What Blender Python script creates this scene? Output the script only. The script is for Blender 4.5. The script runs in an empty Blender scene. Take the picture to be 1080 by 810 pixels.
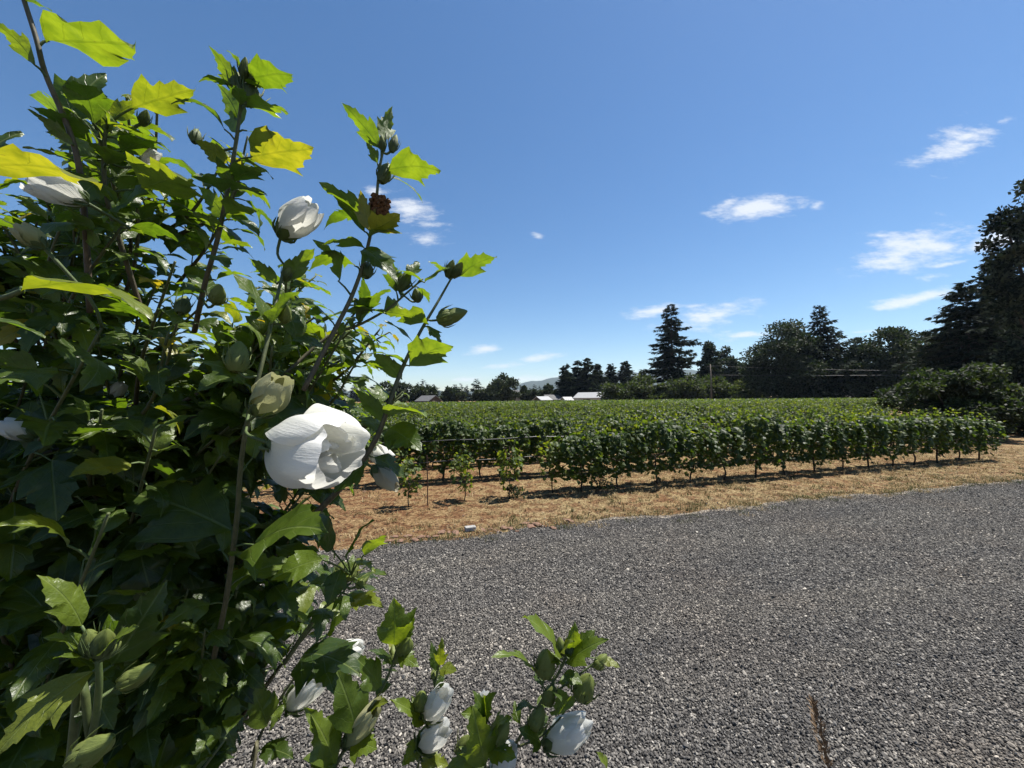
import bpy, math, random
import numpy as np
from mathutils import Vector, Matrix

rng = np.random.default_rng(11)
random.seed(11)
SC = bpy.context.scene
COL = SC.collection

# ------------------------------------------------------------------ camera
H = 2.1                                   # eye height
FPX = 405.0                               # focal length in photo pixels (1080 wide)
PITCH = math.atan(14 / FPX)
ROLL = 0.0103
cf = np.array([0, math.cos(PITCH), math.sin(PITCH)])
r0 = np.array([1.0, 0, 0]); u0 = np.array([0, -math.sin(PITCH), math.cos(PITCH)])
cr = r0 * math.cos(ROLL) - u0 * math.sin(ROLL)
cu = u0 * math.cos(ROLL) + r0 * math.sin(ROLL)
CAM = np.array([0, 0, H])
camd = bpy.data.cameras.new("camera"); cam = bpy.data.objects.new("camera", camd); COL.objects.link(cam)
camd.sensor_width = 36; camd.lens = 36 * FPX / 1080
camd.clip_start = 0.01; camd.clip_end = 12000
m = Matrix.Identity(4)
for i in range(3):
    m[i][0] = cr[i]; m[i][1] = cu[i]; m[i][2] = -cf[i]; m[i][3] = CAM[i]
cam.matrix_world = m
SC.camera = cam

# ------------------------------------------------------------------ light
SUN_EL, SUN_AZ = 66.0, 69.0               # azimuth to the right of the view direction (+Y)
sd = np.array([math.cos(math.radians(SUN_EL)) * math.sin(math.radians(SUN_AZ)),
               math.cos(math.radians(SUN_EL)) * math.cos(math.radians(SUN_AZ)),
               math.sin(math.radians(SUN_EL))])
sl = bpy.data.lights.new("sun", 'SUN'); sl.energy = 5.0; sl.angle = math.radians(0.53); sl.color = (1, .955, .88)
sun = bpy.data.objects.new("sun", sl); COL.objects.link(sun)
sun.rotation_euler = Vector(-sd).to_track_quat('-Z', 'Y').to_euler()
SC.view_settings.view_transform = 'Standard'; SC.view_settings.look = 'None'
SC.view_settings.exposure = 1.22; SC.view_settings.gamma = 1
SC.cycles.max_bounces = 8; SC.cycles.transmission_bounces = 4; SC.cycles.transparent_max_bounces = 8
SC.cycles.volume_bounces = 0


class NT:
    """small helper to write node trees"""
    def __init__(self, nt): self.nt = nt; nt.nodes.clear()
    def n(self, typ, **kw):
        nd = self.nt.nodes.new(typ)
        for k, v in kw.items():
            if k.startswith('i_'):
                key = k[2:]
                s = nd.inputs[int(key)] if key.isdigit() else nd.inputs[key.replace('_', ' ')]
                if isinstance(v, bpy.types.NodeSocket): self.nt.links.new(v, s)
                else: s.default_value = v
            else: setattr(nd, k, v)
        return nd
    def math(self, op, a, b=None, c=None, clamp=False):
        nd = self.nt.nodes.new('ShaderNodeMath'); nd.operation = op; nd.use_clamp = clamp
        for i, v in enumerate((a, b, c)):
            if v is None: continue
            if isinstance(v, bpy.types.NodeSocket): self.nt.links.new(v, nd.inputs[i])
            else: nd.inputs[i].default_value = v
        return nd.outputs[0]
    def mix(self, f, a, b, blend='MIX'):
        nd = self.nt.nodes.new('ShaderNodeMix'); nd.data_type = 'RGBA'; nd.blend_type = blend
        for s, v in ((nd.inputs[0], f), (nd.inputs[6], a), (nd.inputs[7], b)):
            if isinstance(v, bpy.types.NodeSocket): self.nt.links.new(v, s)
            else: s.default_value = (v if not isinstance(v, tuple) or len(v) == 4 else v + (1,))
        return nd.outputs[2]
    def ramp(self, f, stops, interp='LINEAR', k=.535):
        nd = self.nt.nodes.new('ShaderNodeValToRGB'); cr_ = nd.color_ramp; cr_.interpolation = interp
        while len(cr_.elements) < len(stops): cr_.elements.new(.5)
        for e, (p, c) in zip(cr_.elements, stops):
            e.position = p; e.color = tuple(x * k for x in c[:3]) + (1,)
        self.nt.links.new(f, nd.inputs[0]); return nd.outputs[0]
    def noise(self, vec, scale, detail=3, rough=.55, lac=2.0):
        nd = self.nt.nodes.new('ShaderNodeTexNoise')
        nd.inputs['Scale'].default_value = scale; nd.inputs['Detail'].default_value = detail
        nd.inputs['Roughness'].default_value = rough
        if vec is not None: self.nt.links.new(vec, nd.inputs['Vector'])
        return nd.outputs['Fac']
    def bump(self, h, strength=.5, dist=.01):
        nd = self.n('ShaderNodeBump'); nd.inputs['Strength'].default_value = strength
        nd.inputs['Distance'].default_value = dist; self.nt.links.new(h, nd.inputs['Height']); return nd.outputs[0]
    def link(self, a, b): self.nt.links.new(a, b)


# world: sky with a few clouds at fixed directions
W = bpy.data.worlds.new("World"); SC.world = W; W.use_nodes = True
w = NT(W.node_tree)
sky = w.n('ShaderNodeTexSky', sky_type='NISHITA', sun_disc=False)
sky.sun_elevation = math.radians(SUN_EL); sky.sun_rotation = math.radians(SUN_AZ)
sky.air_density = 1.0; sky.dust_density = 0.25; sky.ozone_density = 3.0; sky.altitude = 50
tc = w.n('ShaderNodeTexCoord')
sep = w.n('ShaderNodeSeparateXYZ', i_0=tc.outputs['Generated'])
U = w.math('DIVIDE', sep.outputs[0], sep.outputs[1]); V = w.math('DIVIDE', sep.outputs[2], sep.outputs[1])
uv = w.n('ShaderNodeCombineXYZ', i_0=U, i_1=V).outputs[0]


def tan_uv(px, py):
    d = cf + (px - 540) / FPX * cr - (py - 405) / FPX * cu
    return d[0] / d[1], d[2] / d[1]


CLOUDS = [  # px, py, half width, half height, tilt deg, density
    (1010, 150, 46, 20, 20, 1.0), (1058, 127, 16, 7, 15, .8), (803, 219, 44, 15, 8, 1.0), (768, 214, 15, 9, 30, .9),
    (862, 217, 14, 7, 20, .6), (960, 262, 62, 21, 13, 1.05), (1048, 255, 46, 11, 17, 1.0), (1010, 277, 34, 5, 8, .7),
    (968, 315, 42, 8, 10, .95), (985, 292, 22, 5, 8, .75), (757, 332, 46, 12, 11, 1.05), (694, 327, 28, 8, 10, .95),
    (735, 322, 22, 4, 8, .6), (780, 354, 32, 7, 8, .8), (735, 358, 30, 4, 4, .45),
    (568, 378, 24, 5, 6, .95), (535, 385, 22, 4, 5, .95), (508, 369, 20, 6, 10, .95), (568, 250, 13, 8, -15, .35),
    (430, 222, 40, 18, -25, .9), (452, 252, 20, 10, -10, .85), (400, 205, 22, 10, -20, .7),
    (905, 350, 30, 4, 3, .55), (560, 400, 60, 6, 2, .7), (640, 405, 50, 6, 2, .6), (490, 400, 45, 5, 2, .7),
    (620, 392, 30, 4, 2, .6), (850, 380, 60, 5, 2, .5),
]
dist = None
for (px, py, a, b, tilt, den) in CLOUDS:
    u_, v_ = tan_uv(px, py); sc = 1.0 / FPX
    ca, sa = math.cos(math.radians(tilt)), math.sin(math.radians(tilt))
    sub = w.n('ShaderNodeVectorMath', operation='SUBTRACT', i_0=uv); sub.inputs[1].default_value = (u_, v_, 0)
    d1 = w.n('ShaderNodeVectorMath', operation='DOT_PRODUCT', i_0=sub.outputs[0]); a *= 1.16; d1.inputs[1].default_value = (ca / (a * sc), sa / (a * sc), 0)
    d2 = w.n('ShaderNodeVectorMath', operation='DOT_PRODUCT', i_0=sub.outputs[0]); d2.inputs[1].default_value = (-sa / (b * sc), ca / (b * sc), 0)
    rr = w.math('SQRT', w.math('ADD', w.math('POWER', d1.outputs['Value'], 2.0), w.math('POWER', d2.outputs['Value'], 2.0)))
    val = w.math('SUBTRACT', den + .13, rr)
    dist = val if dist is None else w.math('MAXIMUM', dist, val)
mp = w.n('ShaderNodeMapping', i_0=uv); mp.inputs['Rotation'].default_value = (0, 0, math.radians(-14)); mp.inputs['Scale'].default_value = (.5, 1.5, 1)
nz = w.noise(mp.outputs[0], 15, 7, .66)
nz2 = w.noise(mp.outputs[0], 38, 4, .6)
e = w.math('ADD', dist, w.math('MULTIPLY', w.math('SUBTRACT', nz, .5), 3.5))
e = w.math('ADD', e, w.math('MULTIPLY', w.math('SUBTRACT', nz2, .5), .9))
msk = w.n('ShaderNodeMapRange', interpolation_type='SMOOTHSTEP', i_0=e)
msk.inputs[1].default_value = .02; msk.inputs[2].default_value = 1.25
mask = w.math('MULTIPLY', msk.outputs[0], .84)
hsv = w.n('ShaderNodeHueSaturation'); hsv.inputs['Saturation'].default_value = 1.19; w.link(sky.outputs[0], hsv.inputs['Color'])
bg1 = w.n('ShaderNodeBackground', i_0=hsv.outputs[0]); bg1.inputs[1].default_value = 0.060
bg2 = w.n('ShaderNodeBackground'); bg2.inputs[0].default_value = (.93, .96, 1, 1); bg2.inputs[1].default_value = .45
mx = w.n('ShaderNodeMixShader', i_0=mask, i_1=bg1.outputs[0], i_2=bg2.outputs[0])
out = w.n('ShaderNodeOutputWorld', i_0=mx.outputs[0])

# ------------------------------------------------------------------ geometry helpers


def P(px, py, d):
    return CAM + d * (cf + (px - 540) / FPX * cr - (py - 405) / FPX * cu)


def G(px, py, z=0.0):
    dr = cf + (px - 540) / FPX * cr - (py - 405) / FPX * cu
    t = (z - H) / dr[2]
    return CAM + t * dr


def project(pts):
    q = np.atleast_2d(pts) - CAM
    d = q @ cf
    dd = np.where(np.abs(d) < 1e-6, 1e-6, d)
    return 540 + FPX * (q @ cr) / dd, 405 - FPX * (q @ cu) / dd, d


def inpoly(x, y, poly):
    ins = np.zeros(len(x), bool); n = len(poly)
    for i in range(n):
        x1, y1 = poly[i]; x2, y2 = poly[(i + 1) % n]
        c = ((y1 > y) != (y2 > y)) & (x < (x2 - x1) * (y - y1) / ((y2 - y1) + 1e-12) + x1)
        ins ^= c
    return ins


def unit(v):
    v = np.asarray(v, float); return v / (np.linalg.norm(v, axis=-1, keepdims=True) + 1e-12)


class MB:
    """collects quads and triangles with a per-vertex tint and uv, then links ONE mesh object"""
    def __init__(self): self.v = []; self.q = []; self.t = []; self.tint = []; self.uv = []; self.n = 0
    def add(self, V_, Q=None, T=None, tint=None, uv=None):
        V_ = np.asarray(V_, float).reshape(-1, 3); k = len(V_)
        self.v.append(V_)
        if Q is not None and len(Q): self.q.append(np.asarray(Q, int).reshape(-1, 4) + self.n)
        if T is not None and len(T): self.t.append(np.asarray(T, int).reshape(-1, 3) + self.n)
        self.tint.append(np.full(k, .5) if tint is None else np.broadcast_to(np.asarray(tint, float), (k,)))
        self.uv.append(np.zeros((k, 2)) if uv is None else np.asarray(uv, float).reshape(-1, 2))
        self.n += k
    def mesh(self, name, mat, smooth=True):
        V_ = np.concatenate(self.v) if self.v else np.zeros((0, 3))
        Q = np.concatenate(self.q) if self.q else np.zeros((0, 4), int)
        T = np.concatenate(self.t) if self.t else np.zeros((0, 3), int)
        me = bpy.data.meshes.new(name)
        me.vertices.add(len(V_)); me.vertices.foreach_set('co', V_.ravel())
        L = np.concatenate([Q.ravel(), T.ravel()])
        me.loops.add(len(L)); me.loops.foreach_set('vertex_index', L)
        ls = np.concatenate([np.arange(len(Q)) * 4, len(Q) * 4 + np.arange(len(T)) * 3])
        me.polygons.add(len(ls)); me.polygons.foreach_set('loop_start', ls)
        me.polygons.foreach_set('use_smooth', np.full(len(ls), smooth))
        a = me.attributes.new('tint', 'FLOAT', 'POINT'); a.data.foreach_set('value', np.concatenate(self.tint))
        u = me.uv_layers.new(name='UVMap'); UV = np.concatenate(self.uv)
        u.data.foreach_set('uv', UV[L].ravel())
        me.update(calc_edges=True)
        if mat: me.materials.append(mat)
        return me
    def build(self, name, mat, parent=None, smooth=True):
        o = bpy.data.objects.new(name, self.mesh(name, mat, smooth)); COL.objects.link(o)
        if parent: o.parent = parent
        return o


def tag(o, label=None, cat=None, group=None, kind=None):
    if label: o['label'] = label
    if cat: o['category'] = cat
    if group: o['group'] = group
    if kind: o['kind'] = kind
    return o


def empty(name, loc=(0, 0, 0), rz=0.0):
    o = bpy.data.objects.new(name, None); COL.objects.link(o)
    o.location = tuple(loc); o.rotation_euler = (0, 0, rz); o.empty_display_size = .1
    return o


def dup(root, loc, rz=0.0, scale=1.0):
    r = root.copy(); COL.objects.link(r); r.location = tuple(loc); r.rotation_euler = (0, 0, rz)
    r.scale = (scale,) * 3 if np.isscalar(scale) else scale
    for ch in list(root.children):
        c = ch.copy(); COL.objects.link(c); c.parent = r
        for g in ch.children:
            d = g.copy(); COL.objects.link(d); d.parent = c
    return r


def catmull(pts, n):
    pts = np.asarray(pts, float)
    if len(pts) == 2: return pts[0] + (pts[1] - pts[0]) * np.linspace(0, 1, n)[:, None]
    ext = np.vstack([2 * pts[0] - pts[1], pts, 2 * pts[-1] - pts[-2]])
    out_ = []
    for s in np.linspace(0, len(pts) - 1, n):
        i = min(int(s), len(pts) - 2); t = s - i
        p0, p1, p2, p3 = ext[i], ext[i + 1], ext[i + 2], ext[i + 3]
        out_.append(.5 * ((2 * p1) + (-p0 + p2) * t + (2 * p0 - 5 * p1 + 4 * p2 - p3) * t * t + (-p0 + 3 * p1 - 3 * p2 + p3) * t ** 3))
    return np.array(out_)


def tube(mb, path, rad, sides=6, tint=.5, cap=True):
    path = np.asarray(path, float); n = len(path)
    rad = np.broadcast_to(np.asarray(rad, float), (n,))
    tan = unit(np.gradient(path, axis=0))
    ref = np.array([0, 0, 1.0]) if abs(tan[0][2]) < .9 else np.array([1.0, 0, 0])
    V_ = []; uvs = []
    a = unit(np.cross(tan[0], ref)); ln = 0
    for i in range(n):
        a = unit(a - tan[i] * np.dot(a, tan[i])); b = np.cross(tan[i], a)
        if i: ln += np.linalg.norm(path[i] - path[i - 1])
        for k in range(sides):
            th = 2 * math.pi * k / sides
            V_.append(path[i] + rad[i] * (a * math.cos(th) + b * math.sin(th))); uvs.append((k / sides, ln))
    Q = [(i * sides + k, i * sides + (k + 1) % sides, (i + 1) * sides + (k + 1) % sides, (i + 1) * sides + k)
         for i in range(n - 1) for k in range(sides)]
    T = []
    if cap:
        T = [(0, (k + 1), k) for k in range(1, sides - 1)] + [((n - 1) * sides, (n - 1) * sides + k, (n - 1) * sides + k + 1) for k in range(1, sides - 1)]
    tt = np.repeat(np.broadcast_to(np.asarray(tint, float), (n,)), sides)
    mb.add(V_, Q, T, tint=tt, uv=uvs)


def box(mb, lo, hi, tint=.5):
    x0, y0, z0 = lo; x1, y1, z1 = hi
    V_ = [(x0, y0, z0), (x1, y0, z0), (x1, y1, z0), (x0, y1, z0), (x0, y0, z1), (x1, y0, z1), (x1, y1, z1), (x0, y1, z1)]
    Q = [(3, 2, 1, 0), (4, 5, 6, 7), (0, 1, 5, 4), (1, 2, 6, 5), (2, 3, 7, 6), (3, 0, 4, 7)]
    mb.add(V_, Q, tint=tint)


# ------------------------------------------------------------------ materials


def new_mat(name):
    mt = bpy.data.materials.new(name); mt.use_nodes = True
    return mt, NT(mt.node_tree)


def finish(t, sh): t.n('ShaderNodeOutputMaterial', i_0=sh)


def prin(t, col, rough=.6, bump=None, spec=.5, **kw):
    nd = t.n('ShaderNodeBsdfPrincipled')
    for s, v in (('Base Color', col), ('Roughness', rough), ('Specular IOR Level', spec)):
        if isinstance(v, bpy.types.NodeSocket): t.link(v, nd.inputs[s])
        else: nd.inputs[s].default_value = (v + (1,) if isinstance(v, tuple) and len(v) == 3 else v)
    if bump is not None: t.link(bump, nd.inputs['Normal'])
    for k, v in kw.items(): nd.inputs[k].default_value = v
    return nd.outputs[0]


def attr(t, name='tint'):
    return t.n('ShaderNodeAttribute', attribute_name=name).outputs['Fac']


def leaf_material(name, ramp, tramp, trans=.45, rough=.42, under=(.9, .95, .9), veins=True, spec=.5):
    mt, t = new_mat(name)
    a = attr(t)
    col = t.ramp(a, ramp); tcol = t.ramp(a, tramp, k=.66)
    bmp = None
    if veins:
        uvn = t.n('ShaderNodeUVMap'); sp = t.n('ShaderNodeSeparateXYZ', i_0=uvn.outputs[0])
        ay = t.math('ABSOLUTE', sp.outputs[1])
        lat = t.math('FRACT', t.math('MULTIPLY', t.math('ADD', t.math('SUBTRACT', sp.outputs[0], t.math('MULTIPLY', ay, 1.5)), t.math('MULTIPLY', t.noise(uvn.outputs[0], 5, 2), .12)), 4.6))
        lat = t.math('ABSOLUTE', t.math('SUBTRACT', lat, .5))           # .5 on the vein, 0 between
        lv = t.n('ShaderNodeMapRange', interpolation_type='SMOOTHSTEP', i_0=lat); lv.inputs[1].default_value = .455; lv.inputs[2].default_value = .5
        mid = t.n('ShaderNodeMapRange', interpolation_type='SMOOTHSTEP', i_0=ay); mid.inputs[1].default_value = .016; mid.inputs[2].default_value = .004
        vein = t.math('MAXIMUM', t.math('MULTIPLY', lv.outputs[0], .6), mid.outputs[0])
        nzs = t.noise(uvn.outputs[0], 14, 3)
        col = t.mix(t.math('MULTIPLY', vein, .6), col, t.mix(.5, col, (.30, .36, .12)))
        spot = t.n('ShaderNodeMapRange', interpolation_type='SMOOTHSTEP', i_0=t.noise(t.n('ShaderNodeTexCoord').outputs['Object'], 150, 3, .6), i_1=.70, i_2=.76).outputs[0]
        col = t.mix(t.math('MULTIPLY', spot, .7), col, (.10, .06, .025)); tcol = t.mix(t.math('MULTIPLY', spot, .7), tcol, (.12, .06, .02))
        col = t.mix(t.math('MULTIPLY', nzs, .35), col, t.mix(1.0, col, (.55, .6, .5), 'MULTIPLY'))
        nz3 = t.n('ShaderNodeMapRange', i_0=t.noise(t.n('ShaderNodeTexCoord').outputs['Object'], 55, 4, .6), i_1=.38, i_2=.62).outputs[0]
        tcol = t.mix(t.math('MULTIPLY', nz3, .8), tcol, t.mix(1.0, tcol, (.48, .58, .5), 'MULTIPLY'))
        col = t.mix(t.math('MULTIPLY', nz3, .4), col, t.mix(1.0, col, (.6, .7, .6), 'MULTIPLY'))
        tcol = t.mix(t.math('MULTIPLY', vein, .6), tcol, t.mix(1.0, tcol, (.62, .66, .5), 'MULTIPLY'))
        hgt = t.math('MULTIPLY', vein, -.8)
        hgt = t.math('ADD', hgt, t.math('MULTIPLY', t.noise(uvn.outputs[0], 9, 3), 1.6))
        bmp = t.bump(hgt, .5, .0014)
    geo = t.n('ShaderNodeNewGeometry')
    colu = t.mix(1.0, t.mix(.28, col, (.22, .26, .17)), under + (1,) if len(under) == 3 else under, 'MULTIPLY')
    colf = t.mix(geo.outputs['Backfacing'], col, colu)
    ro = t.math('ADD', rough, t.math('MULTIPLY', geo.outputs['Backfacing'], .22))
    s1 = prin(t, colf, ro, bmp, spec)
    tr = t.n('ShaderNodeBsdfTranslucent', i_0=tcol)
    if bmp is not None: t.link(bmp, tr.inputs['Normal'])
    mxs = t.n('ShaderNodeMixShader', i_1=s1, i_2=tr.outputs[0]); mxs.inputs[0].default_value = trans
    finish(t, mxs.outputs[0])
    return mt


M = {}
M['leaf'] = leaf_material('hibiscus_leaf',
    [(0, (.036, .068, .013)), (.5, (.094, .154, .021)), (.8, (.20, .28, .033)), (.93, (.30, .33, .04)), (1, (.55, .44, .04))],
    [(0, (.13, .24, .012)), (.5, (.28, .43, .012)), (.8, (.38, .49, .014)), (.93, (.58, .55, .016)), (1, (.78, .56, .02))], trans=.46, rough=.40)
M['vine'] = leaf_material('grape_leaf',
    [(0, (.022, .042, .010)), (.5, (.052, .094, .017)), (1, (.17, .22, .03))],
    [(0, (.06, .13, .008)), (.5, (.17, .28, .012)), (1, (.42, .48, .02))], trans=.40, rough=.52, veins=False, spec=.28)
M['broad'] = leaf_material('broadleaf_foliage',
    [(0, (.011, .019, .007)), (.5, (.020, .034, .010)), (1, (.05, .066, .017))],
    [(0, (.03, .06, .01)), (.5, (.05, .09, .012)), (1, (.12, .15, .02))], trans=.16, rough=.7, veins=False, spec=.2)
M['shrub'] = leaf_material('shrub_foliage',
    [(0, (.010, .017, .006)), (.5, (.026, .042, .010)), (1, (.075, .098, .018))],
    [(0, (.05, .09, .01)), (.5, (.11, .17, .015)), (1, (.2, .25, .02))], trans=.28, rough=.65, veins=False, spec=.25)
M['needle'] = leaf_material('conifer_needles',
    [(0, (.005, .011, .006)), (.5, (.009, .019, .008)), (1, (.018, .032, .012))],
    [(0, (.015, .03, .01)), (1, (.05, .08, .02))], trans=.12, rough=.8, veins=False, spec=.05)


def noise_mat(name, stops, scale, rough=.8, bstr=.5, bdist=.01, detail=6, stretch=None, spec=.3):
    mt, t = new_mat(name); c = t.n('ShaderNodeTexCoord').outputs['Object']
    if stretch:
        mpn = t.n('ShaderNodeMapping', i_0=c); mpn.inputs['Scale'].default_value = stretch; c = mpn.outputs[0]
    f = t.noise(c, scale, detail, .65)
    finish(t, prin(t, t.ramp(f, stops), rough, t.bump(f, bstr, bdist), spec)); return mt


M['bark'] = noise_mat('bark', [(.3, (.05, .038, .028)), (.7, (.14, .11, .08))], 14, .9, .8, .02, stretch=(1, 1, .25))
M['vinebark'] = noise_mat('vine_bark', [(.3, (.03, .022, .016)), (.7, (.11, .08, .055))], 40, .95, .8, .008, stretch=(1, 1, .2))
M['rock'] = noise_mat('rock', [(.3, (.16, .085, .055)), (.7, (.38, .23, .16))], 18, .9, .7, .01)
M['paleblock'] = noise_mat('pale_concrete', [(.3, (.26, .25, .235)), (.7, (.62, .60, .57))], 22, .85, .4, .004)
M['rust'] = noise_mat('rusty_steel', [(.3, (.06, .035, .025)), (.7, (.16, .075, .045))], 60, .7, .4, .002)
M['hose'] = noise_mat('black_hose', [(.3, (.025, .025, .025)), (.7, (.05, .05, .05))], 20, .4, .1, .001, spec=.5)
M['pole'] = noise_mat('weathered_pole', [(.3, (.16, .13, .10)), (.7, (.32, .28, .23))], 6, .9, .4, .01, stretch=(1, 1, .1))
M['wire'] = noise_mat('cable', [(.3, (.05, .05, .05)), (.7, (.10, .10, .10))], 4, .5, .1, .001)
M['white_wall'] = noise_mat('white_siding', [(.3, (.62, .63, .64)), (.7, (.78, .78, .78))], 1.5, .7, .2, .01, stretch=(1, 1, 8))
M['dark_wall'] = noise_mat('brown_siding', [(.3, (.10, .08, .065)), (.7, (.17, .14, .11))], 1.5, .8, .2, .01, stretch=(1, 1, 8))
M['metal_roof'] = noise_mat('pale_metal_roof', [(.3, (.42, .43, .44)), (.7, (.56, .56, .56))], 1.0, .45, .15, .01, stretch=(8, 1, 1))
M['grey_roof'] = noise_mat('grey_roof', [(.3, (.10, .10, .105)), (.7, (.17, .17, .17))], 2.0, .7, .2, .01)
M['dark_door'] = noise_mat('dark_door', [(.3, (.04, .04, .045)), (.7, (.07, .07, .075))], 2.0, .6, .2, .01)
M['hill'] = noise_mat('wooded_hill', [(.35, (.022, .036, .02)), (.62, (.05, .065, .035)), (.75, (.12, .11, .06))], .012, .95, 1.0, 12, 8)
M['dry_head'] = noise_mat('dry_seed_head', [(.3, (.16, .10, .06)), (.7, (.36, .25, .15))], 120, .9, .3, .001)
M['withered'] = noise_mat('withered_petals', [(.3, (.12, .05, .025)), (.7, (.42, .21, .09))], 160, .8, .6, .001)


def stem_mat():
    mt, t = new_mat('hibiscus_stem')
    a = attr(t); c = t.n('ShaderNodeTexCoord').outputs['Object']
    mpn = t.n('ShaderNodeMapping', i_0=c); mpn.inputs['Scale'].default_value = (1, 1, .35)
    f = t.noise(mpn.outputs[0], 260, 5, .65)
    brown = t.ramp(f, [(.3, (.06, .042, .028)), (.7, (.20, .145, .095))])
    green = t.ramp(f, [(.3, (.07, .12, .025)), (.7, (.13, .19, .045))])
    finish(t, prin(t, t.mix(a, brown, green), .65, t.bump(f, .5, .001))); return mt


M['stem'] = stem_mat()


def petal_mat(name, c0, c1, trans, tc_):
    mt, t = new_mat(name)
    uvn = t.n('ShaderNodeUVMap'); sp = t.n('ShaderNodeSeparateXYZ', i_0=uvn.outputs[0])
    mpn = t.n('ShaderNodeMapping', i_0=uvn.outputs[0]); mpn.inputs['Scale'].default_value = (1.2, 11, 1)
    f = t.noise(mpn.outputs[0], 3.2, 5, .6)
    col = t.mix(sp.outputs[0], c0, c1)
    col = t.mix(t.math('MULTIPLY', f, .2), col, t.mix(1.0, col, (.62, .62, .56), 'MULTIPLY'))
    b = t.bump(t.math('ADD', f, t.math('MULTIPLY', t.noise(uvn.outputs[0], 6, 4, .6), 1.2)), .5, .0012)
    s = prin(t, col, .62, b, .2)
    tr = t.n('ShaderNodeBsdfTranslucent', i_0=tc_ + (1,)); t.link(b, tr.inputs['Normal'])
    mxs = t.n('ShaderNodeMixShader', i_1=s, i_2=tr.outputs[0]); mxs.inputs[0].default_value = trans
    finish(t, mxs.outputs[0]); return mt


M['petal'] = petal_mat('white_petal', (.54, .55, .45), (.68, .68, .67), .46, (.68, .68, .63))
M['cream'] = petal_mat('cream_petal', (.22, .26, .09), (.40, .39, .23), .36, (.35, .35, .17))
M['wilt'] = petal_mat('wilted_petal', (.24, .225, .145), (.34, .31, .235), .35, (.5, .45, .3))


def green_mat(name, c0, c1, tc_, trans=.2):
    mt, t = new_mat(name)
    uvn = t.n('ShaderNodeUVMap')
    mpn = t.n('ShaderNodeMapping', i_0=uvn.outputs[0]); mpn.inputs['Scale'].default_value = (1, 9, 1)
    f = t.noise(mpn.outputs[0], 4, 4, .6)
    s = prin(t, t.ramp(f, [(.3, c0), (.7, c1)]), .55, t.bump(f, .5, .001), .35)
    tr = t.n('ShaderNodeBsdfTranslucent', i_0=tc_ + (1,))
    mxs = t.n('ShaderNodeMixShader', i_1=s, i_2=tr.outputs[0]); mxs.inputs[0].default_value = trans
    finish(t, mxs.outputs[0]); return mt


M['calyx'] = green_mat('calyx_green', (.085, .135, .045), (.16, .215, .085), (.25, .36, .04), .2)
M['budgreen'] = green_mat('bud_green', (.16, .21, .045), (.28, .33, .09), (.3, .4, .08), .18)


def ground_mat():
    mt, t = new_mat('dry_ground'); c = t.n('ShaderNodeNewGeometry').outputs['Position']
    big = t.noise(c, .45, 4, .6); mid = t.noise(c, 3.4, 6, .7); fine = t.noise(c, 15, 8, .78)
    col = t.ramp(fine, [(.40, (.060, .030, .018)), (.49, (.25, .135, .068)), (.56, (.40, .24, .12)), (.64, (.56, .38, .22))])
    straw = t.ramp(fine, [(.38, (.115, .073, .036)), (.46, (.37, .265, .128)), (.55, (.57, .43, .225)), (.64, (.82, .66, .40))])
    col = t.mix(t.n('ShaderNodeMapRange', interpolation_type='SMOOTHSTEP', i_0=mid, i_1=.43, i_2=.56).outputs[0], col, straw)
    red = t.n('ShaderNodeMapRange', interpolation_type='SMOOTHSTEP', i_0=big, i_1=.5, i_2=.68).outputs[0]
    spx = t.n('ShaderNodeSeparateXYZ', i_0=c)
    lft = t.n('ShaderNodeMapRange', interpolation_type='SMOOTHSTEP', i_0=t.math('ADD', spx.outputs[0], t.math('MULTIPLY', big, 3.0)), i_1=2.6, i_2=-.6).outputs[0]
    red = t.math('MAXIMUM', red, lft)
    col = t.mix(t.math('MULTIPLY', red, .46), col, t.mix(1.0, col, (.75, .52, .42), 'MULTIPLY'))
    finish(t, prin(t, col, .95, t.bump(t.math('ADD', fine, mid), 1.0, .09), .1)); return mt


def gravel_mat():
    mt, t = new_mat('gravel_bed'); c = t.n('ShaderNodeNewGeometry').outputs['Position']
    vo = t.n('ShaderNodeTexVoronoi', i_Vector=c); vo.inputs['Scale'].default_value = 42
    sepc = t.n('ShaderNodeSeparateColor', i_0=vo.outputs['Color'])
    col = t.ramp(sepc.outputs[0], [(0, (.012, .012, .012)), (.45, (.05, .048, .046)), (.8, (.16, .155, .145)), (1, (.4, .39, .36))])
    big = t.noise(c, .8, 4, .6)
    col = t.mix(t.math('MULTIPLY', big, .35), col, t.mix(1.0, col, (1.1, .86, .68), 'MULTIPLY'))
    h = t.math('MULTIPLY', vo.outputs['Distance'], -1.0)
    finish(t, prin(t, col, .85, t.bump(h, 1.0, .02), .3)); return mt


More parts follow.
